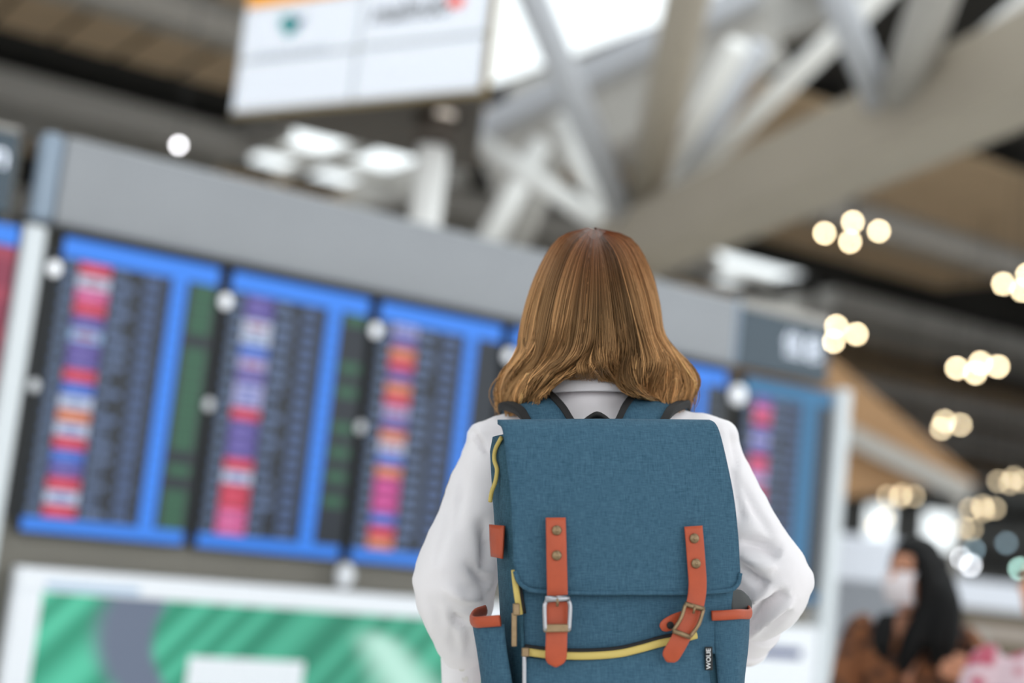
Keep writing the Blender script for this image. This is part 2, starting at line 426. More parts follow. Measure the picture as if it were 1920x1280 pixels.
for k in range(5):
    display(0.774*k, k, 'flight_display', 'portrait flight display with ' + cols[k])
display(3.955, 5, 'flight_display', 'portrait flight display with teal header bar and sparse red marks under slate sign', bar=(46, 120, 168), barx=(0.66, 0.84))
display(-0.90, 6, 'flight_display', 'portrait flight display with solid red rows beside the white post')
hp = thing('header_panel', wp(1.81, 2.285, 0), 'long light grey header panel above the blue flight displays', 'panel', None, WROT)
mk('face_panel', wbox(-0.07, 3.79, 2.29, 2.67, -0.06, 0.06, 0.02, 3), m_silver, hp, True)
mk('end_cap', wbox(-0.165, -0.072, 2.29, 2.672, -0.06, 0.055, 0.03, 3), m_edge, hp, True)
mk('end_cap', wbox(3.792, 3.83, 2.29, 2.672, -0.06, 0.055, 0.015, 3), m_edge, hp, True)
mk('lower_trim', wbox(-0.14, 3.80, 2.268, 2.29, -0.06, 0.03), m_frame, hp)
sg = thing('information_sign', wp(4.2, 2.3, 0), 'slate sign with two white characters above the teal-barred display', 'sign', 'slate signs of the board', WROT)
mk('sign_box', wbox(3.85, 4.58, 2.30, 2.64, -0.06, 0.03, 0.008), m_slate, sg)
mk('top_cap', wbox(3.85, 4.58, 2.64, 2.70, -0.08, 0.02, 0.008), m_greybeam, sg)
mk('lettering', text_geo('\u4fe1\u606f', 0.165, wp(4.19, 2.425, 0.033), wv, Z, depth=0.002), m_text, sg)
sg = thing('information_sign', wp(-0.6, 2.3, 0), 'slate sign with white lettering beside the end of the grey header panel', 'sign', 'slate signs of the board', WROT)
mk('sign_box', wbox(-1.3, -0.255, 2.29, 2.63, -0.06, 0.03, 0.008), m_slate, sg)
mk('top_cap', wbox(-1.3, -0.255, 2.635, 2.66, -0.08, 0.02, 0.008), m_greybeam, sg)
mk('lettering', text_geo('Information', 0.165, wp(-0.285, 2.475, 0.033), wv, Z, align='RIGHT', depth=0.002), m_text, sg)
# supporting frame behind the displays
fr = thing('board_frame', wp(1.9, 0, -0.15), 'taupe backing frame carrying the flight displays and header panel', 'frame', None, WROT)
mk('backing_panel', wbox(-0.07, 4.62, 0.99, 2.29, -0.16, -0.10), m_backwall, fr)
mk('skirt_panel', wbox(-0.07, 4.62, 0.0, 0.985, -0.16, -0.10), m_backwall, fr)
mk('backing_panel', wbox(-1.3, -0.21, 0.99, 2.62, -0.16, -0.10), m_backwall, fr); mk('skirt_panel', wbox(-1.3, -0.21, 0.0, 0.985, -0.16, -0.10), m_backwall, fr)
wpst = thing('white_post', wp(-0.12, 0, 0), 'white square post between the red display and the blue displays', 'post', None, WROT)
mk('shaft', wbox(-0.175, -0.085, 0.02, 2.27, -0.05, 0.03, 0.012), m_whitepost, wpst); mk('base', wbox(-0.20, -0.06, 0.0, 0.03, -0.07, 0.05, 0.005), m_frame, wpst)
gp = thing('white_post', wp(4.73, 0, 0), 'pale grey square post beyond the teal-barred display', 'post', None, WROT)
mk('shaft', wbox(4.70, 4.80, 0.02, 2.29, -0.07, 0.03, 0.012), m_whitepost, gp); mk('base', wbox(4.67, 4.83, 0, 0.03, -0.1, 0.06, 0.005), m_frame, gp)
# small lamps clipped to the uprights between displays
lampspots = [(-0.035, 2.10), (0.741, 2.10), (1.515, 2.10), (2.289, 2.10), (3.87, 2.13)]
lnames = ['beside the white post', 'between the all-green display and the pink-marked display', 'between the pink-marked and magenta-marked displays', 'beside the wavy hair left of the head', 'between the blue display and the teal-barred display']
for i, (s, z) in enumerate(lampspots):
    t = thing('clip_lamp', wp(s, z, 0.0), 'small round white lamp high on the upright ' + lnames[i], 'lamp', 'clip lamps on the board uprights', WROT)
    r = 0.027 if i < 4 else 0.045
    mk('globe', ell(wp(s, z, 0.035), r, r, r*1.25), m_spot, t, True)
    mk('bracket', wbox(s-0.008, s+0.008, z-0.012, z+0.012, -0.0985, 0.01, 0.003), m_frame, t); mk('upright_clip', wbox(s-0.016, s+0.016, z-1.06 if i < 4 else z-1.0, z+0.12, -0.085, -0.05), m_frame, t)
for i, (s, z) in enumerate([(-0.035, 1.60), (0.741, 1.63), (1.515, 1.63), (1.53, 0.925)]):
    t = thing('wall_knob', wp(s, z, -0.03), ['small pale knob low on the upright beside the white post', 'small pale knob half way up the upright right of the all-green display', 'small pale knob half way up the upright left of the magenta-marked display', 'round white cap on the backing above the green poster'][i], 'knob', 'knobs on the board frame', WROT)
    r = 0.022 if i < 3 else 0.045
    mk('cap', ell(wp(s, z, 0.0), r, r, r*1.3), m_white, t, True); mk('stem', wbox(s-0.006, s+0.006, z-0.006, z+0.006, -0.10 if i == 3 else -0.06, 0.0, 0.002), m_frame, t)

# green poster lightbox under the displays
pb = thing('poster_lightbox', wp(1.3, 0.05, 0), 'backlit green poster with white frame and white lettering block under the displays', 'poster', None, WROT)
ps0, ps1, pz0, pz1 = 0.0, 2.62, 0.06, 0.852
for nm, a, b, c, d in (('frame_rail', ps0, ps1, pz1-0.095, pz1), ('frame_rail', ps0, ps1, pz0, pz0+0.07), ('frame_stile', ps0, ps0+0.115, pz0+0.07, pz1-0.095), ('frame_stile', ps1-0.115, ps1, pz0+0.07, pz1-0.095)):
    mk(nm, wbox(a, b, c, d, -0.02, 0.07, 0.01), m_lightframe, pb)
mk('back_box', wbox(ps0+0.01, ps1-0.01, pz0+0.01, pz1-0.01, -0.045, 0.02), m_frame, pb)
nx, nz = 220, 60; V, F, K = [], [], []
def poster_col(u, v):     # u along, v down (metres)
    q = u + v*0.9
    st = 0.5+0.5*math.sin(q*30+2*math.sin(q*7))
    g = np.array(lin((40, 158, 122)))*(1-st) + np.array(lin((92, 218, 178)))*st
    g = g*(0.86+0.14*math.cos(u*2.2))
    c1 = 0.37 + 0.30*max(0, v-0.10) + 0.035*math.sin(v*12+2); wdt = 0.17-0.04*v
    k = max(0, min(1, (wdt-abs(u-c1))/(0.10 if u < c1 else 0.035))); g = g*(1-k)+np.array(lin((112, 124, 146)))*k
    d = (u-1.60)-(v-0.10)*0.95
    k = max(0, min(1, 1-abs(d)/(0.14+0.45*v)))*max(0, min(1, (v-0.05)/0.08)); k = k*k*(3-2*k); g = g*(1-k)+np.array(lin((206, 255, 238)))*k  # pale wedge of glare painted into the poster colour
    return g
for j in range(nz+1):
    for i in range(nx+1):
        u = (ps1-ps0-0.23)*i/nx; v = (pz1-pz0-0.165)*j/nz
        V.append(wp(ps0+0.115+u, pz1-0.095-v, 0.03)); K.append(poster_col(u, v))
for j in range(nz):
    for i in range(nx):
        a = j*(nx+1)+i; F.append([a, a+nx+1, a+nx+2, a+1])
mk('poster_sheet', (V, F), m_poster, pb, col=np.array(K))
mk('title_block', wbox(0.80, 1.36, 0.38, 0.520, 0.03, 0.036, 0.002), m_lightframe, pb)
mk('caption_strip', wbox(0.12, 0.52, 0.772, 0.802, 0.07, 0.073), mat('pale_blue_print', (186, 208, 232), 0.5), pb)
# white information panel under the teal display
m_navy = mat('navy_print', (48, 62, 120), 0.4)
wb = thing('notice_board', wp(4.25, 0.05, 0), 'white lit panel with a navy stripe under the teal-barred display', 'panel', None, WROT)
mk('face', wbox(3.70, 4.66, 0.06, 0.86, -0.02, 0.05, 0.012), m_lightframe, wb)
mk('stripe', wbox(3.80, 4.52, 0.675, 0.73, 0.05, 0.053), m_navy, wb)

# ================================================================== AIRLINE SIGN ON ITS POLE
A2 = math.radians(-57)
lv = Vector((-math.sin(A2), -math.cos(A2), 0))      # along the sign, towards its nearer end
bn = Vector((math.cos(A2), -math.sin(A2), 0))       # behind the sign
bn = Vector((-lv.y, lv.x, 0)); bn = bn if bn.y > 0 else -bn
Q0 = atd(906, 170, 9.4)                              # nearer lower corner
nS = bn
Ql = on_plane(430, 243, Q0, nS); Wd = (Q0-Ql).dot(lv); zb = Q0.z
def sp(a, z, off=0.0): return Q0 - lv*Wd + lv*a + Z*(z) + bn*(-off)
def spx(x, y):
    p = on_plane(x, y, Q0, nS); return (p-Q0).dot(lv)+Wd, p.z-zb
SROT = Matrix((lv, bn, Z)).transposed()
post_s = spx(748, 195)[0]
postP = sp(post_s, 0, -0.45)
asg = thing('airline_sign', Vector((postP.x, postP.y, 0)), 'hanging white airline sign with orange band, teal bird mark and red emblem on a pole', 'sign', None, SROT)
def sbox(a0, a1, z0, z1, o0, o1, bev=0.0): 
    c = Q0 - lv*Wd + lv*((a0+a1)/2) + Z*((z0+z1)/2) - bn*((o0+o1)/2)
    g = (lv*((a1-a0)/2), bn*((o1-o0)/2), Z*((z1-z0)/2)); return bbox(c, *g, bev, 1) if bev else box(c, *g)
m_soffit = mat('brown_soffit', (74, 65, 57), 0.6)
m_orange = mat('orange_sign_band', (240, 160, 20), 0.4, emit=(240, 160, 20), estr=0.35)
m_signface = mat('backlit_white_panel', (236, 240, 248), 0.35, emit=(228, 234, 250), estr=0.22)
h1 = spx(668, 92)[1]; h2 = spx(470, 18)[1]; cx = spx(668, 120)[0]
bk = on_plane(893, 322, Q0, Z); c3 = [sp(0, 0, -0.03), sp(Wd, 0, -0.03), bk]; c3 = c3+[v+Z*(h2+1.2) for v in c3]
mk('cabinet', (c3, [[0, 1, 2][::-1], [3, 4, 5], [0, 1, 4, 3], [1, 2, 5, 4], [2, 0, 3, 5]]), m_soffit, asg)
fr_m = mat('grey_sign_frame', (206, 210, 212), 0.4)
mk('frame', sbox(0.0, Wd, 0.0, h2+1.2, -0.03, 0.0), fr_m, asg)
for a0, a1, z0, z1 in ((0.02, cx-0.02, 0.02, h1-0.02), (cx+0.02, Wd-0.03, 0.02, h1-0.02), (0.02, cx-0.02, h1+0.02, h2-0.01), (cx+0.02, Wd-0.03, h1+0.02, h2+0.25)):
    mk('white_panel', sbox(a0, a1, z0, z1, 0.0, 0.012, 0.004), m_signface, asg)
m_olive = mat('olive_gold_trim', (150, 128, 84), 0.4, metal=0.4)
mk('edge_trim', sbox(Wd-0.006, Wd+0.02, -0.02, h2+1.2, -0.04, 0.016), m_olive, asg); mk('edge_trim', sbox(0.0, Wd, -0.022, -0.002, -0.04, 0.016), m_olive, asg)
mk('orange_band', sbox(0.02, cx-0.02, h2+0.01, h2+0.25, 0.0, 0.012, 0.004), m_orange, asg)
mk('orange_band', sbox(0.02, Wd-0.03, h2+0.27, h2+0.7, 0.0, 0.012, 0.004), m_orange, asg)
def spoly(pts, off, th=0.004):
    V = [on_plane(x, y, Q0-bn*off, nS) for x, y in pts]; V2 = [v - bn*th for v in V]; n = len(V)
    return V+V2, [list(range(n)), [n+i for i in range(n)][::-1]] + [[i, (i+1) % n, n+(i+1) % n, n+i] for i in range(n)]
m_teal = mat('teal_print', (40, 160, 160), 0.4)
m_navy2 = mat('dark_teal_print', (40, 84, 120), 0.4)
mk('bird_mark', spoly([(524, 34), (540, 28), (566, 34), (560, 54), (541, 70), (528, 56)], 0.013), m_teal, asg)
mk('bird_wing', spoly([(548, 38), (575, 30), (565, 44), (553, 52)], 0.018), m_navy2, asg)
a_, z_ = spx(478, 112); mk('faint_lettering', text_geo('Garuda Indonesia', 0.10, sp(a_, z_, 0.013), lv, Z), mat('faint_grey_print', (208, 214, 224), 0.4), asg)
a_, z_ = spx(694, 46); mk('italic_lettering', text_geo('malindo', 0.215, sp(a_, z_, 0.013), lv, Z, shear=0.3, bold=0.003), mat('black_print', (60, 62, 66), 0.4), asg)
mk('red_emblem', spoly([(838, 2), (850, -14), (868, -10), (872, 4), (858, 16), (846, 12)], 0.013), mat('red_print', (240, 60, 20), 0.4, emit=(240, 60, 20), estr=0.3), asg)
pz = Q0.z
mk('pole', tube([Vector((postP.x, postP.y, 0)), Vector((postP.x, postP.y, pz))], 0.115, 20), m_lit_tube, asg, True)
mk('pole_collar', tube([Vector((postP.x, postP.y, pz-0.22)), Vector((postP.x, postP.y, pz))], 0.16, 20), m_soffit, asg, True)
q = on_plane(835, 212, Q0, Z)
mk('downlight', tube([q, q-Z*0.02], 0.07, 18), mat('downlight_lens', (230, 222, 214), 0.4, emit=(255, 240, 225), estr=0.5), asg, True)

# ================================================================== ROOF TRUSS
nodeP = atd(1182, 440, 21.7)
tr = thing('roof_truss', Vector((nodeP.x, nodeP.y, 0)), 'large taupe roof girder with fanned steel tubes on a column', 'truss')
b0, b1 = atd(2160, 22, 12.6), atd(1165, 474, 21.9)
dirb = (b1-b0).normalized(); side = dirb.cross(Z).normalized(); upb = side.cross(dirb)
if upb.z < 0: upb = -upb
mk('girder', bbox((b0+b1)/2, dirb*((b1-b0).length/2), side*0.42, upb*0.40, 0.03, 2), m_taupe, tr)
mk('column', tube([Vector((nodeP.x, nodeP.y, 0)), nodeP], 0.45, 24), m_taupe, tr, True)
mk('node', ell(nodeP, 0.5, 0.5, 0.42), m_taupe, tr, True)
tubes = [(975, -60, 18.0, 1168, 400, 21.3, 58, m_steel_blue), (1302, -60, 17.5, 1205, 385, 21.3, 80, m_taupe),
         (1385, 85, 19.5, 1235, 345, 21.5, 44, m_lit_tube), (1425, 85, 20.3, 1270, 350, 22.0, 40, m_steel_blue),  # blue-grey neighbour stands in for the pale tube's shaded side
         (1690, -50, 17.6, 1268, 358, 21.8, 40, m_lit_tube), (1548, -60, 14.6, 1648, 190, 15.6, 60, m_steel_blue),
         (1770, -60, 13.6, 1690, 175, 15.2, 86, m_greybeam), (1960, -22, 13.6, 1795, 118, 15.2, 46, m_lit_tube),
         (888, 258, 24.0, 1130, 420, 22.0, 36, m_lit_tube), (1014, 270, 26.0, 912, 462, 25.0, 46, m_lit_tube),
         (1050, 225, 23.5, 1135, 400, 22.3, 40, m_lit_tube), (1050, 290, 26.8, 965, 462, 25.8, 40, m_greybeam)]
for x1, y1, d1, x2, y2, d2, w_, mm in tubes:  # one paint in several tints: lit and shaded tubes are coloured apart
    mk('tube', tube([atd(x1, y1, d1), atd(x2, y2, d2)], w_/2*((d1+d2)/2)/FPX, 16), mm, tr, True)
k0, k1 = atd(880, 250, 27), atd(1420, -18, 25)
dk = (k1-k0).normalized(); sk = dk.cross(Z).normalized(); uk = sk.cross(dk); uk = uk if uk.z > 0 else -uk
rg = thing('roof_girder', Vector(((k0+k1)/2)), 'slim pale grey roof girder crossing below the bright skylight', 'girder')
mk('flange', box((k0+k1)/2, dk*((k1-k0).length/2), sk*0.2, uk*0.2), m_steel_blue, rg)
mk('web_panel', box((k0+k1)/2 - uk*0.75 + sk*0.35*(1 if sk.y > 0 else -1), dk*((k1-k0).length/2), sk*0.05, uk*0.6), m_greybeam, rg)

# brown canopy far right with pale edge beam
m_canopy = mat('brown_canopy', (176, 136, 96), 0.7, var=0.03, scale=1)
cn = thing('canopy', at(1650, 1000, 32), 'brown sloping canopy with a pale grey edge beam beyond the displays', 'canopy')
tri = [at(1540, 655, 30), at(1835, 905, 30), at(1560, 935, 30)]; back = [p+nv_*5+Z*0.4 for p in tri]
mk('canopy_roof', (tri+back, [[0, 1, 2], [5, 4, 3], [0, 3, 4, 1], [1, 4, 5, 2], [2, 5, 3, 0]]), m_canopy, cn)
e0, e1 = at(1560, 800, 29.6), at(1815, 925, 29.6)
mk('edge_beam', box((e0+e1)/2, (e1-e0)/2, YV*0.15, Vector((0, 0, 1)).cross(YV).cross((e1-e0).normalized()).normalized()*0.0+((e1-e0).normalized().cross(YV))*0.19), m_greybeam, cn)
for px, py in ((1575, 815), (1800, 915)):
    p = at(px, py, 30.2); mk('canopy_post', tube([Vector((p.x, p.y, 0)), p], 0.09, 10), m_greybeam, cn, True)

# ================================================================== PENDANT LAMPS
clusters = [
 (33, [(1546, 437), (1599, 416), (1594, 453), (1648, 433)], 'highest four-globe pendant cluster close to the taupe girder', 1.0),
 (42, [(1568, 611), (1563, 640), (1606, 626)], 'three-globe pendant cluster just beyond the slate sign', 1.0),
 (45, [(1794, 690), (1838, 680), (1829, 699), (1871, 687)], 'four-globe pendant cluster in open air right of the canopy', 1.0),
 (37, [(1881, 532), (1916, 544), (1926, 515)], 'pendant cluster under the second dark ceiling gap, cut by the picture edge', 1.0),
 (52, [(1771, 789), (1765, 803), (1801, 796)], 'three-globe pendant cluster above the lower end of the canopy', 0.5),
 (60, [(1664, 930), (1690, 926), (1687, 933), (1714, 930)], 'dim pendant cluster above the masked person, below the canopy', 0.2),
 (58, [(1872, 902), (1894, 906), (1901, 895), (1919, 902)], 'dim pendant cluster over the far counter, right of the canopy tip', 0.22),
 (62, [(1819, 954), (1842, 948), (1845, 957), (1865, 953)], 'dim pendant cluster low over the far counter', 0.22),
 (64, [(1640, 985), (1660, 970), (1640, 1012)], 'pendant cluster against the bright far windows', 0.2),
 (64, [(1806, 990), (1822, 992)], 'pair of dim pendant globes right of the bright far windows', 0.18)]
bulbm = {}
for d, pts, lab, st in clusters:
    P = [atd(x, y, d) for x, y in pts]; c = sum(P, Vector())/len(P)
    top = Vector((c.x, c.y, HC+0.6))
    t = thing('pendant_lamp', top, lab, 'lamp', 'warm pendant clusters')
    if st not in bulbm: bulbm[st] = mat('warm_lamp_globe', (255, 244, 220), 0.3, emit=(255, 232, 190), estr=36.0*st)
    for p in P:
        r = 4.3*d/FPX
        mk('globe', ell(p, r, r, r, 12, 8), bulbm[st], t, True)
        mk('cable', tube([p+Z*r*0.9, Vector((c.x+(p.x-c.x)*0.3, c.y, HC+0.6))], 0.012, 5), m_cable, t)
    mk('canopy_plate', tube([top-Z*0.08, top], 0.25, 14), m_cable, t, True)
cool = [(1800, 1046, 40, 'white round lamp beside the dark hair of the masked person', 1.0), (1820, 1060, 40, 'larger white round lamp over the far counter', 1.0), (1826, 1030, 42, 'dim blue round lamp above the far counter', 0.35), (1887, 1018, 44, 'dim blue round lamp on the dark far wall', 0.3), (1912, 1066, 40, 'pale green round lamp above the far counter', 0.8)]
for x, y, d, lab, st in cool:
    p = atd(x, y, d); r = 5*d/FPX
    t = thing('globe_lamp', Vector((p.x, p.y, 0)), lab, 'lamp', 'round lamps by the far counter')
    cc = (200, 250, 236) if 'green' in lab else ((170, 200, 214) if 'blue' in lab else (240, 244, 250))
    mk('globe', ell(p, r, r, r, 12, 8), mat('cool_globe', cc, 0.3, emit=cc, estr=15*st), t, True)
    mk('stand', tube([Vector((p.x, p.y, 0)), p], 0.03, 6), m_cable, t, True)
p = atd(335, 272, 17)
t = thing('globe_lamp', Vector((p.x, p.y, HC)), 'white round lamp hanging just above the grey header panel', 'lamp')
mk('globe', ell(p, 0.035, 0.035, 0.035), mat('cool_globe', (245, 244, 246), 0.3, emit=(240, 238, 242), estr=16), t, True)
mk('cable', tube([p, Vector((p.x, p.y, HC))], 0.008, 5), m_cable, t)

# ================================================================== COUNTERS AND BARRIERS, lower right
m_ribgrey = mat('grey_ribbed_metal', (168, 172, 180), 0.45)
m_palewhite = mat('pale_counter', (226, 230, 240), 0.4)
bp_ = at(1570, 1085, 9.5); bq_ = at(1690, 1098, 9.5)
rb = thing('ribbed_barrier', Vector(((bp_.x+bq_.x)/2, 9.5, 0)), 'grey vertically ribbed barrier with white top beside the masked person', 'barrier')
zt = bp_.z; x0, x1 = bp_.x, bp_.x+0.62
mk('backing', box(((x0+x1)/2, 9.55, zt/2), ((x1-x0)/2, 0, 0), (0, 0.03, 0), (0, 0, zt/2)), m_ribgrey, rb)
n = 15
for i in range(n):
    xx = x0+(i+0.5)*(x1-x0)/n
    mk('slat', box((xx, 9.5, zt/2), (0.013, 0, 0), (0, 0.02, 0), (0, 0, zt/2)), m_ribgrey, rb)
mk('top_board', bbox(((x0+x1)/2, 9.55, zt+0.14), ((x1-x0)/2+0.02, 0, 0), (0, 0.10, 0), (0, 0, 0.14), 0.02), m_palewhite, rb)
p0, p1 = at(1770, 1085, 15), at(1990, 1145, 15)
ctr = thing('service_counter', Vector((p0.x+1, 15, 0)), 'long white service counter with a brown base behind the masked person', 'counter')
xa, xb = p0.x-0.2, p1.x+0.6; za = at(1850, 1090, 15).z; zb_ = at(1850, 1142, 15).z
mk('fascia', bbox(((xa+xb)/2, 15, (za+zb_)/2), ((xb-xa)/2, 0, 0), (0, 0.25, 0), (0, 0, (za-zb_)/2), 0.02), m_palewhite, ctr)
mk('base', box(((xa+xb)/2, 15.1, zb_/2), ((xb-xa)/2-0.1, 0, 0), (0, 0.2, 0), (0, 0, zb_/2)), mat('dark_brown_base', (104, 92, 72), 0.6), ctr)
zr = at(1850, 1185, 12).z
rl = thing('bench', Vector((at(1900, 1185, 12).x, 12, 0)), 'pale beige bench rail in front of the service counter', 'bench')
xa, xb = at(1815, 1185, 12).x, at(2050, 1185, 12).x
mk('back_rail', bbox(((xa+xb)/2, 12, zr), ((xb-xa)/2, 0, 0), (0, 0.03, 0), (0, 0, 0.065), 0.01), mat('beige_rail', (168, 156, 146), 0.5), rl)
mk('seat', bbox(((xa+xb)/2, 11.75, 0.42), ((xb-xa)/2, 0, 0), (0, 0.24, 0), (0, 0, 0.03), 0.01), mat('beige_seat', (150, 138, 128), 0.5), rl)
for xx in (xa+0.1, xb-0.1):
    mk('leg', box((xx, 11.95, zr/2), (0.03, 0, 0), (0, 0.03, 0), (0, 0, zr/2)), m_greybeam, rl)
    mk('leg', box((xx, 11.6, 0.2), (0.03, 0, 0), (0, 0.03, 0), (0, 0, 0.2)), m_greybeam, rl)
p0 = at(1560, 1000, 24); p1 = at(1660, 1075, 24)
wk = thing('white_kiosk', Vector(((p0.x+p1.x)/2, 24, 0)), 'white kiosk block beyond the ribbed barrier', 'kiosk')
mk('cabinet', bbox(((p0.x+p1.x)/2, 24, (p0.z)/2+0.1), ((p1.x-p0.x)/2+0.1, 0, 0), (0, 0.5, 0), (0, 0, p0.z/2-0.1), 0.03), m_palewhite, wk)
mk('plinth', box(((p0.x+p1.x)/2, 24, 0.1), ((p1.x-p0.x)/2, 0, 0), (0, 0.45, 0), (0, 0, 0.1)), m_frame, wk)
# ================================================================== PEOPLE
m_skin = mat('skin', (214, 164, 136), 0.5, var=0.03, scale=30)
m_shirt = mat('white_blouse', (243, 238, 240), 0.75, bump=0.15, bscale=900, sheen=0.15)
m_trouser = mat('beige_trousers', (196, 184, 168), 0.8)
m_shoe = mat('white_sneaker', (225, 225, 225), 0.5)
m_sole = mat('shoe_sole', (190, 188, 184), 0.7)
def hand_geos(wrist, d, side, palm, L=0.17, curl=0.5, thumb_sign=1):
    """palm, four bent fingers and a thumb. d = towards fingertips, side = across the palm, palm = palm normal"""
    d, side, palm = Vector(d).normalized(), Vector(side).normalized(), Vector(palm).normalized()
    wrist = Vector(wrist); k = wrist + d*L*0.5
    g = [rings([(wrist-d*0.01, side*0.026, palm*0.018), (wrist+d*L*0.18, side*0.036, palm*0.016), (wrist+d*L*0.48, side*0.040, palm*0.013), (k+d*0.006, side*0.036, palm*0.011)], 16)]
    for i, (o, ln) in enumerate(((-0.030, 0.80), (-0.010, 0.95), (0.010, 1.0), (0.029, 0.92))):
        b = k + side*o*thumb_sign*-1 - d*0.012; l = L*0.46*ln; pts = [b]; a = 0.15*curl; p = b
        for seg, bend in ((0.45, 0.5), (0.32, 0.9), (0.23, 0.6)):
            dirn = d*math.cos(a) + palm*math.sin(a); p = p + dirn*l*seg; pts.append(p); a += bend*curl*1.6
        g.append(tube(pts, [0.0092, 0.0088, 0.008, 0.0062], 10, 10))
    b = wrist + d*L*0.16 + side*0.030*thumb_sign*-1*-1
    t1 = b + side*thumb_sign*0.024 + d*0.030 + palm*0.008; t2 = t1 + d*0.030 + side*thumb_sign*0.006 + palm*0.010*curl*2
    g.append(tube([b-side*thumb_sign*0.012, b+side*thumb_sign*0.008+d*0.01, t1, t2], [0.014, 0.013, 0.010, 0.0075], 10, 9))
    return g
def head_geos(c, f, u, k=1.0):
    """c = head centre, f = facing direction, u = up"""
    f = Vector(f).normalized(); u = Vector(u).normalized(); s = f.cross(u).normalized(); R = Matrix((s, f, u)).transposed(); c = Vector(c)
    P = lambda x, y, z: c + (s*x + f*y + u*z)*k
    g = [ell(P(0, -0.012, 0.022), 0.074*k, 0.092*k, 0.090*k, 20, 14, R), ell(P(0, 0.030, -0.040), 0.056*k, 0.058*k, 0.074*k, 18, 12, R),
         ell(P(0, 0.062, -0.098), 0.024*k, 0.022*k, 0.018*k, 12, 8, R),
         tube([P(0, 0.078, 0.012), P(0, 0.092, -0.012), P(0, 0.104, -0.034)], [0.009*k, 0.011*k, 0.014*k], 10, 7), ell(P(0, 0.092, -0.040), 0.017*k, 0.012*k, 0.009*k, 10, 8, R),
         ell(P(0, 0.086, -0.066), 0.023*k, 0.010*k, 0.007*k, 10, 6, R), ell(P(0, 0.083, -0.077), 0.019*k, 0.010*k, 0.007*k, 10, 6, R)]
    for q in (-1, 1):
        g.append(ell(P(0.074*q, -0.012, -0.012), 0.010*k, 0.018*k, 0.030*k, 10, 8, R)); g.append(ell(P(0.032*q, 0.072, 0.016), 0.020*k, 0.010*k, 0.006*k, 10, 6, R))
        g.append(ell(P(0.036*q, 0.062, -0.020), 0.022*k, 0.018*k, 0.020*k, 10, 8, R))
    return g, P, R

# ---------------------------------------------------------------- the traveller seen from behind
YB = 2.22
def ab(x, y, Y=YB): return at(x, y, Y)
pxm = YB / FPX
feet = Vector((ab(1140, 1400).x, YB+0.02, 0))
traveller = thing('person', feet, 'person with wavy light brown hair and white blouse, seen from behind', 'person')
bodyup = (ab(1110, 500)-ab(1125, 1000)).normalized()
hc = ab(1109, 590, 2.225)
hg, HP, HR = head_geos(hc, (0.02, 1, 0.12), bodyup, 0.92)
neck = tube([ab(1112, 770, 2.225), ab(1110, 690, 2.215), ab(1109, 640, 2.22)], [0.060, 0.052, 0.052], 16, 8)
hipL, hipR = ab(1075, 1400, 2.23), ab(1200, 1400, 2.23)
def leg(h, x, sgn):
    kn = Vector((x*0.6+h.x*0.4, 2.215, 0.48)); an = Vector((x, 2.25, 0.09))
    return tube([h+Z*0.05, (h+kn)/2+X*0.012*sgn, kn, (kn*0.55+an*0.45)+Vector((0, 0.02, 0)), an], [0.088, 0.080, 0.056, 0.054, 0.036], 16, 16)
fx = [feet.x-0.10, feet.x+0.10]
Ls, Rs = ab(918, 838), ab(1318, 832)
Le, Re = ab(845, 1082, 2.19), ab(1458, 1086, 2.19)
Lw, Rw = ab(866, 1275, 2.26), ab(1392, 1204, 2.33)
spine = rings([(ab(1112, 760), rgt*0.075, YV*0.05), (ab(1114, 800), rgt*0.150, YV*0.07), (ab(1118, 880), rgt*0.150, YV*0.085), (ab(1126, 1020), rgt*0.130, YV*0.085), (ab(1134, 1160), rgt*0.118, YV*0.08), (ab(1140, 1290), rgt*0.140, YV*0.09), (ab(1140, 1390), rgt*0.160, YV*0.10), (ab(1140, 1460), rgt*0.13, YV*0.09)], 24)
armL = [(935, 850, 2.22), (908, 900, 2.215), (885, 985, 2.20), (852, 1082, 2.19), (860, 1170, 2.22), (866, 1275, 2.26)]
armR = [(1305, 848, 2.22), (1345, 900, 2.215), (1390, 990, 2.20), (1448, 1085, 2.19), (1430, 1150, 2.24), (1392, 1204, 2.33)]
bodyg = hg + [neck, spine, leg(hipL, fx[0], -1), leg(hipR, fx[1], 1)]
for arm in (armL, armR): bodyg.append(tube([ab(*q) for q in arm], [0.036, 0.036, 0.034, 0.032, 0.029, 0.022], 12, 30))
for i in (0, 1):
    a = Vector((fx[i], 2.25, 0.045)); bodyg.append(ell(a+Vector((0, 0.06, 0)), 0.036, 0.11, 0.034))
bodyg += hand_geos(Lw, (0.03, 0.15, -1), (0, 1, 0), (1, 0, 0), 0.165, 0.7, 1)
bodyg += hand_geos(Rw, (-1, 0.25, -0.25), (0, 0.3, 1), (0.2, -0.9, 0.2), 0.165, 0.7, 1)
V, F, N = fuse(bodyg, 0.0055, 3); mk('body', (V, F), m_skin, traveller, True)
for i in (0, 1):
    a = Vector((fx[i], 2.25, 0))
    sh = mk('shoe', fuse([rings([(a+Vector((0, 0.055, 0.02)), X*0.045, YV*0.125), (a+Vector((0, 0.05, 0.05)), X*0.044, YV*0.12), (a+Vector((0, 0.02, 0.085)), X*0.042, YV*0.08), (a+Vector((0, -0.005, 0.115)), X*0.042, YV*0.052)], 20)], 0.006, 3)[:2], m_shoe, traveller, True)
    mk('sole', rings([(a+Vector((0, 0.055, 0.0)), X*0.048, YV*0.13), (a+Vector((0, 0.055, 0.022)), X*0.048, YV*0.13)], 20), m_sole, sh)
def grow(c, k): return c
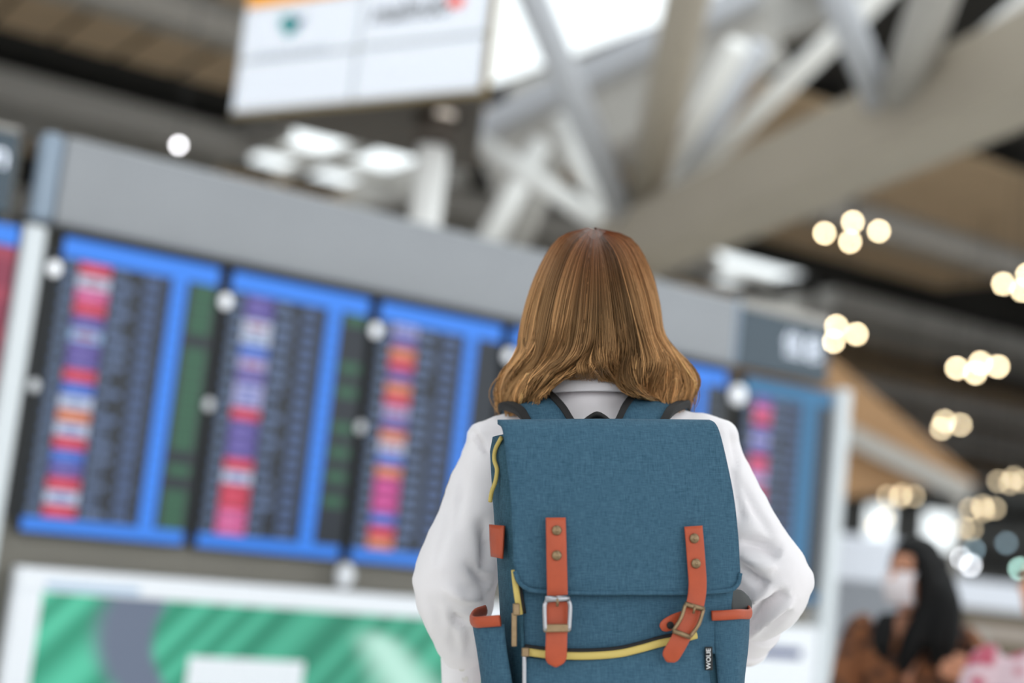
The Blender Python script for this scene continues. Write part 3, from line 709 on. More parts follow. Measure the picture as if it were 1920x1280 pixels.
V, F, N = fuse([rings([(ab(1138, 1255), rgt*0.150, YV*0.098), (ab(1140, 1330), rgt*0.165, YV*0.108), (ab(1140, 1420), rgt*0.175, YV*0.115), (ab(1140, 1480), rgt*0.14, YV*0.1)], 24)] +
    [tube([h+Z*0.03, Vector((x*0.6+h.x*0.4, 2.215, 0.48)), Vector((x, 2.245, 0.10))], [0.100, 0.082, 0.070], 16, 14) for h, x in ((hipL, fx[0]), (hipR, fx[1]))], 0.010, 4)
mk('trousers', (V, F), m_trouser, traveller, True)

# blouse: torso, shoulders and full sleeves as one cloth, then folded
def sl(pts):
    P = [ab(x, y, Yd) for x, y, r, Yd in pts]; return tube(P, [r*pxm for x, y, r, Yd in pts], 22, 34)
sleeveL = sl([(970, 818, 42, 2.22), (932, 832, 52, 2.22), (916, 880, 62, 2.215), (902, 930, 66, 2.21), (886, 985, 69, 2.20), (868, 1040, 74, 2.195), (854, 1085, 78, 2.19), (856, 1130, 70, 2.20), (860, 1170, 57, 2.22), (866, 1208, 48, 2.24), (868, 1234, 40, 2.255)])
sleeveR = sl([(1280, 816, 42, 2.22), (1322, 828, 54, 2.22), (1338, 880, 64, 2.215), (1362, 935, 67, 2.21), (1390, 990, 69, 2.20), (1420, 1045, 72, 2.195), (1444, 1085, 74, 2.19), (1446, 1112, 68, 2.205), (1436, 1138, 58, 2.23), (1424, 1160, 46, 2.26), (1416, 1178, 35, 2.28)])
elbows = [ell(ab(797, 1083, 2.185), 0.021, 0.030, 0.024), ell(ab(1502, 1090, 2.185), 0.021, 0.030, 0.026), ell(ab(905, 818, 2.215), 0.026, 0.04, 0.024), ell(ab(1352, 818, 2.215), 0.026, 0.04, 0.026)]
torso = rings([(ab(1112, 738), rgt*0.066, YV*0.062), (ab(1112, 762), rgt*0.092, YV*0.070), (ab(1114, 790), rgt*0.142, YV*0.082), (ab(1116, 825), rgt*0.164, YV*0.096), (ab(1120, 920), rgt*0.166, YV*0.104), (ab(1128, 1050), rgt*0.156, YV*0.104), (ab(1136, 1170), rgt*0.152, YV*0.104), (ab(1140, 1290), rgt*0.168, YV*0.112), (ab(1142, 1390), rgt*0.182, YV*0.118)], 32)
def trap(pts): return tube([ab(x, y, Yd) for x, y, r, Yd in pts], [r*pxm for x, y, r, Yd in pts], 18, 20)
yokeL = trap([(1100, 768, 36, 2.22), (1045, 778, 38, 2.22), (985, 800, 40, 2.22), (930, 830, 42, 2.22)])
yokeR = trap([(1120, 768, 36, 2.22), (1180, 778, 38, 2.22), (1250, 798, 40, 2.22), (1312, 826, 42, 2.22)])
V, F, N = fuse([torso, sleeveL, sleeveR, yokeL, yokeR]+elbows, 0.0060, 4)
def project(P):
    d = P - np.array(ORG); zc = d @ np.array(fwd); return 960+FPX*(d @ np.array(rgt))/zc, 640-FPX*(d @ np.array(upv))/zc
PX, PY = project(V)
disp = np.zeros(len(V))
def crease(pts, width, depth):
    """soft furrow along a fold line, given by points on the cloth"""
    global disp
    Q = cat([(x, y) for x, y in pts], 30); best = np.full(len(V), 1e9); tt_ = np.zeros(len(V))
    for i in range(len(Q)):
        dd = np.hypot(PX-Q[i, 0], PY-Q[i, 1]); m_ = dd < best; best[m_] = dd[m_]; tt_[m_] = i/29
    disp += 2.4*depth*np.exp(-(best/width)**2)*np.sin(np.clip(tt_, 0.04, 1)*math.pi)**0.5
crease([(1380, 1015), (1430, 1022), (1462, 1040)], 12, -0.009); crease([(1385, 1040), (1420, 1060), (1455, 1066)], 9, 0.006)
crease([(1385, 1060), (1415, 1085), (1440, 1100)], 10, -0.008); crease([(1395, 1175), (1430, 1140), (1475, 1110)], 10, -0.010)
crease([(1400, 1195), (1440, 1160), (1490, 1120)], 9, 0.006); crease([(1390, 1150), (1420, 1120), (1450, 1110)], 9, 0.007); crease([(1430, 1185), (1460, 1160), (1480, 1140)], 8, -0.005)
crease([(1390, 900), (1420, 960), (1450, 1010)], 9, -0.003); crease([(1368, 850), (1380, 920), (1392, 980)], 10, -0.004)
crease([(905, 985), (915, 1030), (912, 1070)], 12, -0.010); crease([(880, 1060), (905, 1085), (920, 1100)], 10, -0.006)
crease([(850, 1150), (858, 1165), (880, 1168)], 9, -0.006); crease([(840, 1105), (870, 1120), (905, 1120)], 10, 0.006)
crease([(840, 930), (835, 1000), (815, 1060)], 8, -0.0025); crease([(868, 860), (862, 930), (850, 1000)], 10, -0.003)
crease([(800, 1115), (820, 1150), (832, 1195)], 10, -0.0022); crease([(845, 1170), (850, 1200), (858, 1228)], 9, -0.0022); crease([(878, 1175), (882, 1205), (876, 1230)], 9, -0.0022)
crease([(884, 806), (900, 828), (922, 856)], 4, -0.004); crease([(1365, 800), (1378, 840), (1384, 880)], 5, -0.003)
for i in range(len(V)):
    p = Vector(V[i]); disp[i] += 0.0030*mnoise.noise(p*14) + 0.0014*mnoise.noise(Vector((p.x*30, p.y*30, p.z*60)))
V = V + N*disp[:, None]
blouse = mk('blouse', (V, F), m_shirt, traveller, True)
def cuff(p0, p1, r0, r1, name='cuff'):
    c = tube([p0, p0*0.85+p1*0.15, p0*0.15+p1*0.85, p1], [r0*0.95, r0, r1, r1*0.97], 22)
    o = mk(name, c, m_shirt, blouse, True); return o
cL = cuff(ab(868, 1226, 2.253), ab(864, 1296, 2.262), 0.034, 0.030)
cR = cuff(ab(1428, 1172, 2.275), ab(1388, 1206, 2.325), 0.037, 0.039)
mk('cuff_fold', tube([ab(1402, 1194, 2.305), ab(1396, 1200, 2.315), ab(1390, 1206, 2.325)], [0.040, 0.0425, 0.0405], 24), m_shirt, cR, True)
m_btn = mat('pearl_button', (225, 220, 214), 0.3)
for x, y, Yd, nrm in ((866, 1252, 2.226, -YV), (872, 1272, 2.230, -YV)):
    p = ab(x, y, Yd); mk('button', tube([p, p+nrm*0.004], 0.005, 12), m_btn, cL)
# placket edge of the open cuff
mk('cuff_placket', tube([ab(884, 1232, 2.232), ab(888, 1250, 2.232), ab(882, 1290, 2.236)], 0.003, 6, 8), m_shirt, cL, True)
# collar: stand band with a fold-down leaf
cc = ab(1109, 722, 2.222); tilt = (bodyup*1.0 + YV*0.0).normalized(); axr = rgt; ayr = tilt.cross(axr).normalized()
V, F = [], []; prof = [(0.058, 0.004), (0.058, 0.028), (0.061, 0.034), (0.066, 0.030), (0.076, 0.004), (0.086, -0.016), (0.083, -0.018), (0.070, 0.002), (0.062, 0.006)]; n = 48
for j in range(n):
    a = 2*math.pi*j/n
    for r, h in prof:
        dz = -0.030*max(0, math.sin(a))          # lower in front
        V.append(cc + axr*(math.cos(a)*r*1.12) - YV*(-math.sin(a)*r) + tilt*(h+dz))
m_ = len(prof)
for j in range(n):
    for k in range(m_): F.append([j*m_+k, j*m_+(k+1) % m_, ((j+1) % n)*m_+(k+1) % m_, ((j+1) % n)*m_+k])
mk('collar', (V, F), m_shirt, blouse, True)

# hair ---------------------------------------------------------------
guides = [
 [(1102, 427), (1047, 447), (1010, 505), (987, 570), (975, 625), (974, 655), (957, 684), (942, 712), (936, 745), (941, 778)],
 [(1105, 427), (1062, 452), (1030, 515), (1010, 580), (1000, 630), (990, 665), (966, 698), (952, 735), (953, 778)],
 [(1109, 429), (1077, 465), (1053, 528), (1040, 590), (1032, 640), (1012, 680), (984, 712), (968, 745), (964, 778)],
 [(1110, 429), (1091, 480), (1076, 550), (1067, 610), (1056, 655), (1031, 692), (1004, 720), (987, 755), (980, 776)],
 [(1113, 430), (1103, 495), (1096, 570), (1090, 630), (1079, 666), (1053, 690), (1028, 708), (1008, 736), (996, 762)],
 [(1116, 431), (1115, 505), (1113, 580), (1110, 632), (1103, 660), (1084, 684), (1066, 698), (1050, 708)],
 [(1117, 431), (1121, 505), (1121, 580), (1119, 632), (1121, 660), (1128, 684), (1140, 700), (1156, 716)],
 [(1119, 430), (1131, 495), (1141, 570), (1146, 630), (1147, 668), (1152, 696), (1168, 720), (1192, 742)],
 [(1120, 429), (1145, 480), (1161, 550), (1172, 610), (1176, 655), (1169, 690), (1178, 722), (1205, 742), (1228, 750)],
 [(1119, 429), (1160, 465), (1184, 528), (1199, 590), (1212, 640), (1220, 672), (1212, 705), (1214, 735), (1236, 752)],
 [(1117, 427), (1176, 452), (1207, 515), (1225, 580), (1236, 630), (1254, 662), (1270, 695), (1266, 730), (1256, 756), (1268, 770)],
 [(1114, 427), (1183, 447), (1219, 505), (1236, 570), (1243, 620), (1260, 650), (1288, 682), (1304, 714), (1300, 745), (1290, 774)]]
NG = 28
G = np.array([cat(g, NG) for g in guides])
silL = G[0]; silR = G[-1]
def hair_strands(count, seed, front=False, shell=(0.9, 1.0)):
    rg_ = np.random.default_rng(seed); nG = len(guides); t = np.linspace(0, 1, NG)
    nc = 170; cu_ = rg_.random(nc)*(nG-1); cph = rg_.random(nc)*6.28; camp = rg_.normal(0, 1, nc); cshade = rg_.normal(0, 0.36, nc); clen = rg_.normal(0, 0.02, nc)
    cdep = rg_.normal(0, 1, nc)
    ci = rg_.integers(0, nc, count)
    if front:
        u = np.where(rg_.random(count) < 0.5, rg_.random(count)*2.4, nG-1-rg_.random(count)*2.4); offu = np.zeros(count)
    else:
        u = cu_[ci].copy(); offu = rg_.normal(0, 0.24, count)
        e = rg_.random(count) < 0.14; u[e] = rg_.random(e.sum())*(nG-1.001)
    conv = 1-0.72*np.clip((t-0.25)/0.6, 0, 1)             # locks draw together towards the ends
    ut = np.clip(u[:, None]+offu[:, None]*conv[None], 0, nG-1.001); u = np.clip(u, 0, nG-1.001)
    i0 = ut.astype(int); f = (ut-i0)[..., None]; kk = np.arange(NG)[None]
    P = G[i0, kk]*(1-f) + G[np.minimum(i0+1, nG-1), kk]*f          # count x NG x 2
    ln = np.clip(1 + clen[ci] - np.abs(rg_.normal(0, 0.05, count)), 0.82, 1.03)
    tt2 = np.clip(t[None]*ln[:, None], 0, 1.0)*(NG-1); k0_ = np.minimum(tt2.astype(int), NG-2); kf = (tt2-k0_)[..., None]
    idx = np.arange(count)[:, None]
    P = P[idx, k0_]*(1-kf) + P[idx, k0_+1]*kf
    tt = t[None]*ln[:, None]
    amp = 7.0*np.clip((tt-0.42)/0.3, 0, 1)
    P = P.copy()
    P[..., 0] += amp*camp[ci][:, None]*np.sin(tt*10.5+cph[ci][:, None]) + rg_.normal(0, 0.9, (count, 1))*np.clip(tt*3, 0, 1)
    P[..., 1] += 0.5*amp*np.cos(tt*9+cph[ci][:, None])
    fly = rg_.random(count) < 0.03
    P[fly, :, 0] += (rg_.normal(0, 7, (fly.sum(), 1)))*tt[fly]**1.5 + 3*np.sin(tt[fly]*12+rg_.random((fly.sum(), 1))*6)*tt[fly]
    # depth: rounded shell behind the head, looser below
    yy = P[..., 1]
    top = np.sqrt(np.clip(1-((552-yy)/127)**2, 0.0, 1)); D = np.where(yy < 552, 0.122*top, 0.122-0.022*np.clip((yy-600)/100, 0, 1))
    xl = np.interp(np.clip(yy, 427, 778), silL[:, 1], silL[:, 0]); xr = np.interp(np.clip(yy, 427, 774), silR[:, 1], silR[:, 0])
    s_ = np.clip((P[..., 0]-(xl+xr)/2)/((xr-xl)/2), -1, 1)
    sh = shell[0] + (shell[1]-shell[0])*rg_.random((count, 1))**0.6
    ripple = 0.017*np.clip((tt-0.35)/0.3, 0, 1)*np.sin(tt*11+u[:, None]*2.2) + 0.003*np.clip((tt-0.4)/0.3, 0, 1)*np.sin(tt*11+cph[ci][:, None]*1.3) + 0.0065*cdep[ci][:, None]*np.clip(tt*2.5, 0, 1)
    if front: Yd = 2.222 + 0.6*D*np.sqrt(1-np.abs(s_)**2.6)*sh + 0.02*np.clip((yy-690)/60, 0, 1)
    else: Yd = 2.222 - (D*sh)*np.sqrt(np.clip(1-np.abs(s_)**2.6, 0.0, 1)) - ripple + 0.035*np.clip((yy-690)/70, 0, 1)*np.abs(s_)**2
    X3 = np.array(fwd)[None, None]+np.array(rgt)*((P[..., :1]-960)/FPX)-np.array(upv)*((P[..., 1:2]-640)/FPX)
    W3 = np.array(ORG)+X3*(Yd[..., None]/X3[..., 1:2])
    # colour: reddish brown roots, golden lengths, streaks and the dark middle
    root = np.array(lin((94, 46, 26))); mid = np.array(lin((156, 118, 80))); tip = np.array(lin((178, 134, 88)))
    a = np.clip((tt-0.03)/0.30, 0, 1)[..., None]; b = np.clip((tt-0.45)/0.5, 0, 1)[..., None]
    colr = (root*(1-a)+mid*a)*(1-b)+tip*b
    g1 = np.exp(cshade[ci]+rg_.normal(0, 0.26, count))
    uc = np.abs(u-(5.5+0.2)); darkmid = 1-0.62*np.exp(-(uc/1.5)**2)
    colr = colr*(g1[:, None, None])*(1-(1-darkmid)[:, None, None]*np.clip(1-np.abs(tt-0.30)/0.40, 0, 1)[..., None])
    return W3, np.clip(colr, 0, 1)
def strands_mesh(W3, colr, r0_):
    n, k, _ = W3.shape
    T = np.gradient(W3, axis=1); T /= np.linalg.norm(T, axis=2)[..., None]+1e-9
    ref = np.array([0.3, 1.0, 0.2]); B = np.cross(T, ref); B /= np.linalg.norm(B, axis=2)[..., None]+1e-9; Nn = np.cross(B, T)
    taper = np.interp(np.linspace(0, 1, k), [0, 0.7, 1], [1, 1, 0.35])[None, :, None]*r0_
    Vs = np.stack([W3+taper*(math.cos(a)*Nn+math.sin(a)*B) for a in (0, 2.094, 4.189)], 2)    # n,k,3,3
    base = (np.arange(n)[:, None]*k+np.arange(k-1)[None])*3
    Fs = []
    for j in range(3):
        j2 = (j+1) % 3; Fs.append(np.stack([base+j, base+j2, base+3+j2, base+3+j], -1).reshape(-1, 4))
    return Vs.reshape(-1, 3), np.vstack(Fs), np.repeat(colr.reshape(-1, 3), 3, 0)
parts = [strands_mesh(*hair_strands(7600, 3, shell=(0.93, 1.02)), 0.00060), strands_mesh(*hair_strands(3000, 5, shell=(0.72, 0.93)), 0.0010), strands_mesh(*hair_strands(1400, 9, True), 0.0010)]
# under-layer: a closed sheet just inside the strands, split in two halves at the nape
def under(gs):
    rows = []
    for g in gs:
        r = []
        for x, y in cat(g, 16):
            top = math.sqrt(max(0.0, 1-((552-y)/127)**2)); D = 0.122*top if y < 552 else 0.122-0.022*min(1, max(0, (y-600)/100))
            xl = np.interp(min(y, 778), silL[:, 1], silL[:, 0]); xr = np.interp(min(y, 774), silR[:, 1], silR[:, 0])
            s_ = max(-1, min(1, (x-(xl+xr)/2)/((xr-xl)/2)))
            r.append(ab((x-1112)*0.985+1112, y+2+5*max(0, min(1, (465-y)/35)), 2.222-0.84*D*math.sqrt(max(0, 1-abs(s_)**2.6))+0.035*min(1, max(0, (y-690)/70))*abs(s_)**2))
        rows.append(r)
    return sheet(rows, 22, 20, 0.006)
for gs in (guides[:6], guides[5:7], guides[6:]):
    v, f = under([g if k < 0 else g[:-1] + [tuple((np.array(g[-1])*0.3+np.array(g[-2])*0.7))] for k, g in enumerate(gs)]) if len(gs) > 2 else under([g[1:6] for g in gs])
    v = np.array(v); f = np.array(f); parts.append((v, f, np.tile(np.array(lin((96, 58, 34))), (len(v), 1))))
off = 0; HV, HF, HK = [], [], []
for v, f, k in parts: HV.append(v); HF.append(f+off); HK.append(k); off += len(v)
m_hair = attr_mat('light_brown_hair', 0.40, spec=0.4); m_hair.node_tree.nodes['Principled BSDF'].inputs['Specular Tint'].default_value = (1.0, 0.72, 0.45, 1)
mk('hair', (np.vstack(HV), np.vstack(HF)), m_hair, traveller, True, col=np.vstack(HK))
for i, q in enumerate((-1, 1)):
    mk('eye', ell(HP(0.032*q, 0.066, 0.004), 0.012, 0.012, 0.010, 10, 8), mat('eye_dark', (60, 44, 36), 0.2), traveller, True)

# ---------------------------------------------------------------- backpack
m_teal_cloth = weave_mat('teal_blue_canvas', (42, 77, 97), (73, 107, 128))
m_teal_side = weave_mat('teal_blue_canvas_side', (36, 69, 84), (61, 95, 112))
m_leather = mat('tan_leather', (178, 74, 38), 0.5, var=0.06, scale=60, bump=0.15, bscale=500)
m_bronze = mat('antique_bronze', (142, 120, 92), 0.38, metal=0.85, var=0.1, scale=150)
m_chrome = mat('polished_steel', (168, 168, 172), 0.25, metal=1.0)
m_zip = mat('yellow_zip', (206, 182, 100), 0.55)
m_black = mat('black_webbing', (24, 22, 22), 0.75)
m_lining = mat('dark_lining', (64, 66, 66), 0.7)
yaw = math.radians(9)
PN = Vector((math.sin(yaw), -math.cos(yaw), 0))      # out of the front of the pack
PC = at(1165, 1000, 1.95)
def pk(x, y, off=0.0): return on_plane(x, y, PC+PN*off, PN)
PXv = (pk(1265, 1000)-pk(1065, 1000)).normalized(); PZ = PN.cross(PXv)*-1
PZ = PZ if PZ.z > 0 else -PZ
PROT = Matrix((PXv, -PN, PZ)).transposed()
pack = thing('backpack', pk(1185, 1425, -0.07), 'teal blue canvas backpack with tan leather buckle straps and yellow zips', 'backpack', None, PROT)
lv_ = []
def plan(y, l, r, d0=-0.150, d1=0.0, ex=0.0):
    a, b = pk(l, y), pk(r, y); c = (a+b)/2 + PN*((d0+d1)/2); return (c, (b-a)/2 + PXv*ex, -PN*((d1-d0)/2))
body = rings([plan(806, 990, 1330, -0.11, -0.03), plan(812, 962, 1350, -0.135, -0.012), plan(840, 958, 1356, -0.145, -0.004), plan(920, 963, 1374), plan(1010, 970, 1383), plan(1110, 976, 1386), plan(1200, 981, 1388), plan(1300, 986, 1390), plan(1395, 992, 1388), plan(1418, 1000, 1380, -0.145, -0.006), plan(1424, 1020, 1360, -0.12, -0.03)], 64, 5.5)
V, F = body
V = [Vector(v) for v in V]
for i, v in enumerate(V):      # the gusset swells towards the wearer
    dn = min(1, max(0, -((v-PC).dot(PN)+0.008)/0.055)); dn = dn*dn*(3-2*dn); side_ = (v-PC).dot(PXv)
    if side_ < -0.08: V[i] = v - PXv*0.012*dn*min(1, max(0, (-side_-0.08)/0.04))
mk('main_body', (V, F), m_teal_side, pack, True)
# seam piping down the front left edge
mk('edge_piping', tube([pk(961, 900, 0.001), pk(968, 1000, 0.001), pk(975, 1100, 0.001), pk(980, 1200, 0.001), pk(986, 1320, 0.001)], 0.0025, 8, 20), m_teal_side, pack, True)
# lid flap
def frow(y, l, r, off, bulge, dip=0.0):
    out = []
    for u in np.linspace(-1, 1, 9):
        x = (l+r)/2+(r-l)/2*u; out.append(pk(x, y+dip*(1-u*u), off+bulge*(1-u*u)))
    return out
flaprows = [frow(790, 937, 1326, -0.135, 0), frow(787, 934, 1329, -0.07, 0), frow(787, 933, 1331, -0.022, 0.0, -2), frow(793, 940, 1341, -0.004, 0.004), frow(812, 944, 1350, 0.004, 0.008), frow(860, 950, 1362, 0.010, 0.014), frow(930, 957, 1376, 0.014, 0.018), frow(1000, 961, 1384, 0.014, 0.018), frow(1050, 963, 1387, 0.013, 0.016), frow(1078, 967, 1388, 0.012, 0.015), frow(1096, 978, 1384, 0.012, 0.014, 2), frow(1106, 1000, 1372, 0.012, 0.013, 4)]
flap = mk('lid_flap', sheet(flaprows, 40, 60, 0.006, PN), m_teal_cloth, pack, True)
mk('hem', tube([pk(966, 1070, 0.012), pk(972, 1088, 0.013), pk(986, 1101, 0.014), pk(1010, 1108, 0.016), pk(1100, 1111, 0.021), pk(1186, 1111, 0.024), pk(1280, 1111, 0.021), pk(1360, 1107, 0.014), pk(1382, 1096, 0.013), pk(1388, 1074, 0.012)], 0.0034, 8, 60), m_teal_cloth, flap, True)
# front pocket below the flap
def prow(y, l, r, off, bulge):
    return [pk((l+r)/2+(r-l)/2*u, y, off+bulge*(1-u*u)**0.6) for u in np.linspace(-1, 1, 9)]
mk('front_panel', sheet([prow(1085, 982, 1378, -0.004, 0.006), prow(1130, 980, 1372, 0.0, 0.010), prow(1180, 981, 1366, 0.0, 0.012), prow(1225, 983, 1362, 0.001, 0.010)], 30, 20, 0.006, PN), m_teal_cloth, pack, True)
pock = mk('front_pocket', sheet([[pk(984, 1232, 0.002), pk(1060, 1236, 0.014), pk(1130, 1234, 0.018), pk(1200, 1222, 0.018), pk(1262, 1205, 0.014), pk(1310, 1198, 0.006), pk(1318, 1200, 0.0)],
    [pk(982, 1270, 0.004), pk(1060, 1270, 0.022), pk(1130, 1270, 0.026), pk(1200, 1266, 0.026), pk(1266, 1256, 0.020), pk(1318, 1250, 0.010), pk(1330, 1250, 0.0)],
    [pk(985, 1330, 0.004), pk(1060, 1330, 0.028), pk(1130, 1330, 0.034), pk(1200, 1330, 0.032), pk(1270, 1330, 0.024), pk(1325, 1330, 0.010), pk(1338, 1330, 0.0)],
    [pk(992, 1400, 0.0), pk(1060, 1400, 0.018), pk(1130, 1400, 0.020), pk(1200, 1400, 0.020), pk(1270, 1400, 0.016), pk(1325, 1400, 0.006), pk(1338, 1400, 0.0)]], 36, 24, 0.005, PN), m_teal_cloth, pack, True)
zl = [(984, 1221), (1020, 1226), (1060, 1229), (1110, 1229), (1160, 1225), (1200, 1216), (1240, 1205), (1275, 1198), (1306, 1190)]
zo = [0.006, 0.013, 0.017, 0.019, 0.020, 0.020, 0.018, 0.013, 0.008]
zp = mk('zip', tube([pk(x, y, o) for (x, y), o in zip(zl, zo)], 0.0052, 10, 60, 0.5, PN), m_zip, pack, True)
mk('zip_tape', tube([pk(x, y-7, o-0.003) for (x, y), o in zip(zl, zo)], 0.0050, 8, 50, 0.4, PN), m_black, zp, True)
mk('zip_slider', bbox(pk(985, 1222, 0.013), PXv*0.005, PN*0.003, PZ*0.006, 0.0015), m_bronze, zp)
mk('zip_pull', bbox(pk(983, 1262, 0.013), PXv*0.0026, PN*0.0012, PZ*0.028, 0.001), m_chrome, zp)
z2 = mk('zip', tube([pk(964, 1068, 0.004), pk(966, 1090, 0.006), pk(970, 1120, 0.006), pk(975, 1152, 0.006)], 0.0042, 10, 20, 0.5, PN), m_zip, pack, True)
mk('zip_tape', tube([pk(970, 1072, 0.002), pk(972, 1090, 0.003), pk(976, 1120, 0.003), pk(981, 1150, 0.003)], 0.0042, 8, 20, 0.4, PN), m_black, z2, True)
mk('zip_slider', bbox(pk(968, 1142, 0.011), PXv*0.0046, PN*0.003, PZ*0.008, 0.0015), m_bronze, z2)
mk('zip_pull', bbox(pk(964, 1180, 0.011), PXv*0.0036, PN*0.0012, PZ*0.022, 0.001), m_bronze, z2)
mk('zip', tube([pk(940, 820, -0.034), pk(929, 842, -0.052), pk(927, 862, -0.056), pk(932, 880, -0.048), pk(929, 902, -0.053), pk(922, 922, -0.064), pk(919, 940, -0.070)], 0.0030, 10, 40), m_zip, pack, True)
mk('side_tab', sheet([[pk(917, 983, -0.075), pk(930, 984, -0.052), pk(944, 985, -0.035)], [pk(918, 1015, -0.075), pk(930, 1016, -0.05), pk(942, 1016, -0.033)], [pk(920, 1043, -0.075), pk(930, 1045, -0.05), pk(940, 1047, -0.033)]], 8, 8, 0.003, -PXv+PN), m_leather, pack, True)
# side pockets with leather rims
for sgn, rim, outl in ((-1, [(884, 1163, -0.055), (890, 1170, -0.035), (912, 1167, -0.024), (938, 1165, -0.016)], None), (1, [(1334, 1155, 0.002), (1360, 1153, 0.002), (1385, 1152, -0.004), (1404, 1151, -0.03)], None)):
    if sgn < 0:
        rows = [[pk(905, 1160, -0.11), pk(886, 1168, -0.075), pk(892, 1174, -0.040), pk(915, 1172, -0.020), pk(945, 1170, -0.008)], [pk(915, 1220, -0.11), pk(895, 1220, -0.075), pk(900, 1222, -0.040), pk(920, 1222, -0.018), pk(950, 1222, -0.006)], [pk(925, 1290, -0.11), pk(905, 1290, -0.075), pk(909, 1290, -0.040), pk(930, 1290, -0.018), pk(960, 1290, -0.004)], [pk(935, 1395, -0.11), pk(918, 1395, -0.075), pk(921, 1395, -0.040), pk(940, 1395, -0.018), pk(970, 1395, -0.004)]]
        rimp = [pk(938, 1163, -0.006), pk(912, 1165, -0.018), pk(892, 1166, -0.036), pk(885, 1161, -0.075), pk(893, 1150, -0.10), pk(910, 1144, -0.125)]
    else:
        rows = [[pk(1334, 1156, 0.004), pk(1358, 1155, 0.006), pk(1385, 1154, 0.002), pk(1404, 1154, -0.03), pk(1405, 1152, -0.07), pk(1398, 1150, -0.11)], [pk(1339, 1210, 0.004), pk(1362, 1210, 0.008), pk(1386, 1210, 0.002), pk(1402, 1210, -0.03), pk(1402, 1210, -0.07), pk(1394, 1210, -0.11)], [pk(1346, 1280, 0.003), pk(1366, 1280, 0.008), pk(1385, 1280, 0.002), pk(1395, 1280, -0.03), pk(1395, 1280, -0.07), pk(1390, 1280, -0.11)], [pk(1352, 1395, 0.002), pk(1368, 1395, 0.006), pk(1380, 1395, 0.002), pk(1388, 1395, -0.03), pk(1388, 1395, -0.07), pk(1384, 1395, -0.11)]]
        rimp = [pk(1334, 1154, 0.008), pk(1358, 1153, 0.010), pk(1386, 1151, 0.004), pk(1404, 1151, -0.03), pk(1406, 1146, -0.07), pk(1398, 1140, -0.11)]
    sp_ = mk('side_pocket', sheet(rows, 20, 24, 0.004, PN), m_teal_cloth, pack, True)
    mk('leather_rim', tube(rimp, 0.0070 if sgn > 0 else 0.0078, 10, 40, 0.45, PN), m_leather, sp_, True)
    if sgn > 0:
        mk('lining', sheet([[pk(1370, 1104, -0.05), pk(1390, 1106, -0.07), pk(1404, 1118, -0.10)], [pk(1372, 1128, -0.045), pk(1394, 1128, -0.07), pk(1410, 1132, -0.10)], [pk(1374, 1160, -0.04), pk(1396, 1160, -0.07), pk(1408, 1158, -0.10)]], 12, 10, 0.003, PN), m_lining, sp_, True)
# woven brand tab
lb = mk('brand_tab', bbox(pk(1329, 1234, 0.011), PXv*0.0052, PN*0.0015, PZ*0.0155, 0.0008), mat('black_tab', (24, 26, 28), 0.6), pack)
c0 = pk(1332.6, 1254, 0.013)
mk('brand_lettering', text_geo('WOLIE', 0.0088, c0, PZ, -PXv, depth=0.0002, bold=0.0001), mat('white_thread', (225, 225, 225), 0.6), lb)
# leather closing straps
def strap(cl, width, offs, name, par, nv=40, tip=True):
    rows = []
    P = [pk(x, y, o) for (x, y), o in zip(cl, offs)]
    Q = cat(P, nv); T = np.gradient(Q, axis=0)
    for i in range(nv):
        t = Vector(T[i]).normalized(); s = t.cross(PN).normalized(); s = s if s.dot(PXv) > 0 else -s
        f = i/(nv-1); w = width[0]+(width[1]-width[0])*f
        if tip:
            L_ = sum(np.linalg.norm(np.diff(Q[i:], axis=0), axis=1)) if i < nv-1 else 0
            if L_ < w: w = w*math.sqrt(max(0.02, 1-(1-L_/w)**2))
        c = Vector(Q[i]); rows.append([c-s*w, c-s*w*0.86+PN*0.0012, c+PN*0.0016, c+s*w*0.86+PN*0.0012, c+s*w])
    return mk(name, sheet(rows, 9, nv, 0.0032, PN), m_leather, par, True)
mw = 1.95/FPX
s1 = strap([(1042, 970), (1043, 1010), (1044, 1060), (1045, 1105), (1045, 1135), (1044, 1180), (1043, 1215), (1042, 1250)], (18.5*mw, 20*mw), [0.034, 0.036, 0.036, 0.034, 0.033, 0.035, 0.036, 0.034], 'leather_strap', pack)
s2 = strap([(1300, 986), (1303, 1020), (1306, 1060), (1308, 1095), (1305, 1125), (1296, 1155), (1282, 1185), (1266, 1215), (1250, 1240)], (17.5*mw, 17*mw), [0.034, 0.035, 0.035, 0.034, 0.034, 0.037, 0.040, 0.040, 0.036], 'leather_strap', pack)
def rivet(x, y, off, par):
    c = pk(x, y, off); v, f = ell(c, 0.0068, 0.0068, 0.0032, 14, 8, Matrix((PXv, PZ, PN)).transposed()); o = mk('rivet', (v, f), m_bronze, par, True)
    mk('rivet_centre', ell(c+PN*0.0028, 0.0028, 0.0028, 0.0012, 10, 6, Matrix((PXv, PZ, PN)).transposed()), m_bronze, o, True)
for x, y in ((1044, 994), (1044, 1041)): rivet(x, y, 0.0395, s1)
for x, y in ((1302, 1009), (1305, 1056)): rivet(x, y, 0.0385, s2)
def loop_tube(pts, r, n=8): return tube(list(pts)+[pts[0]], r, n)
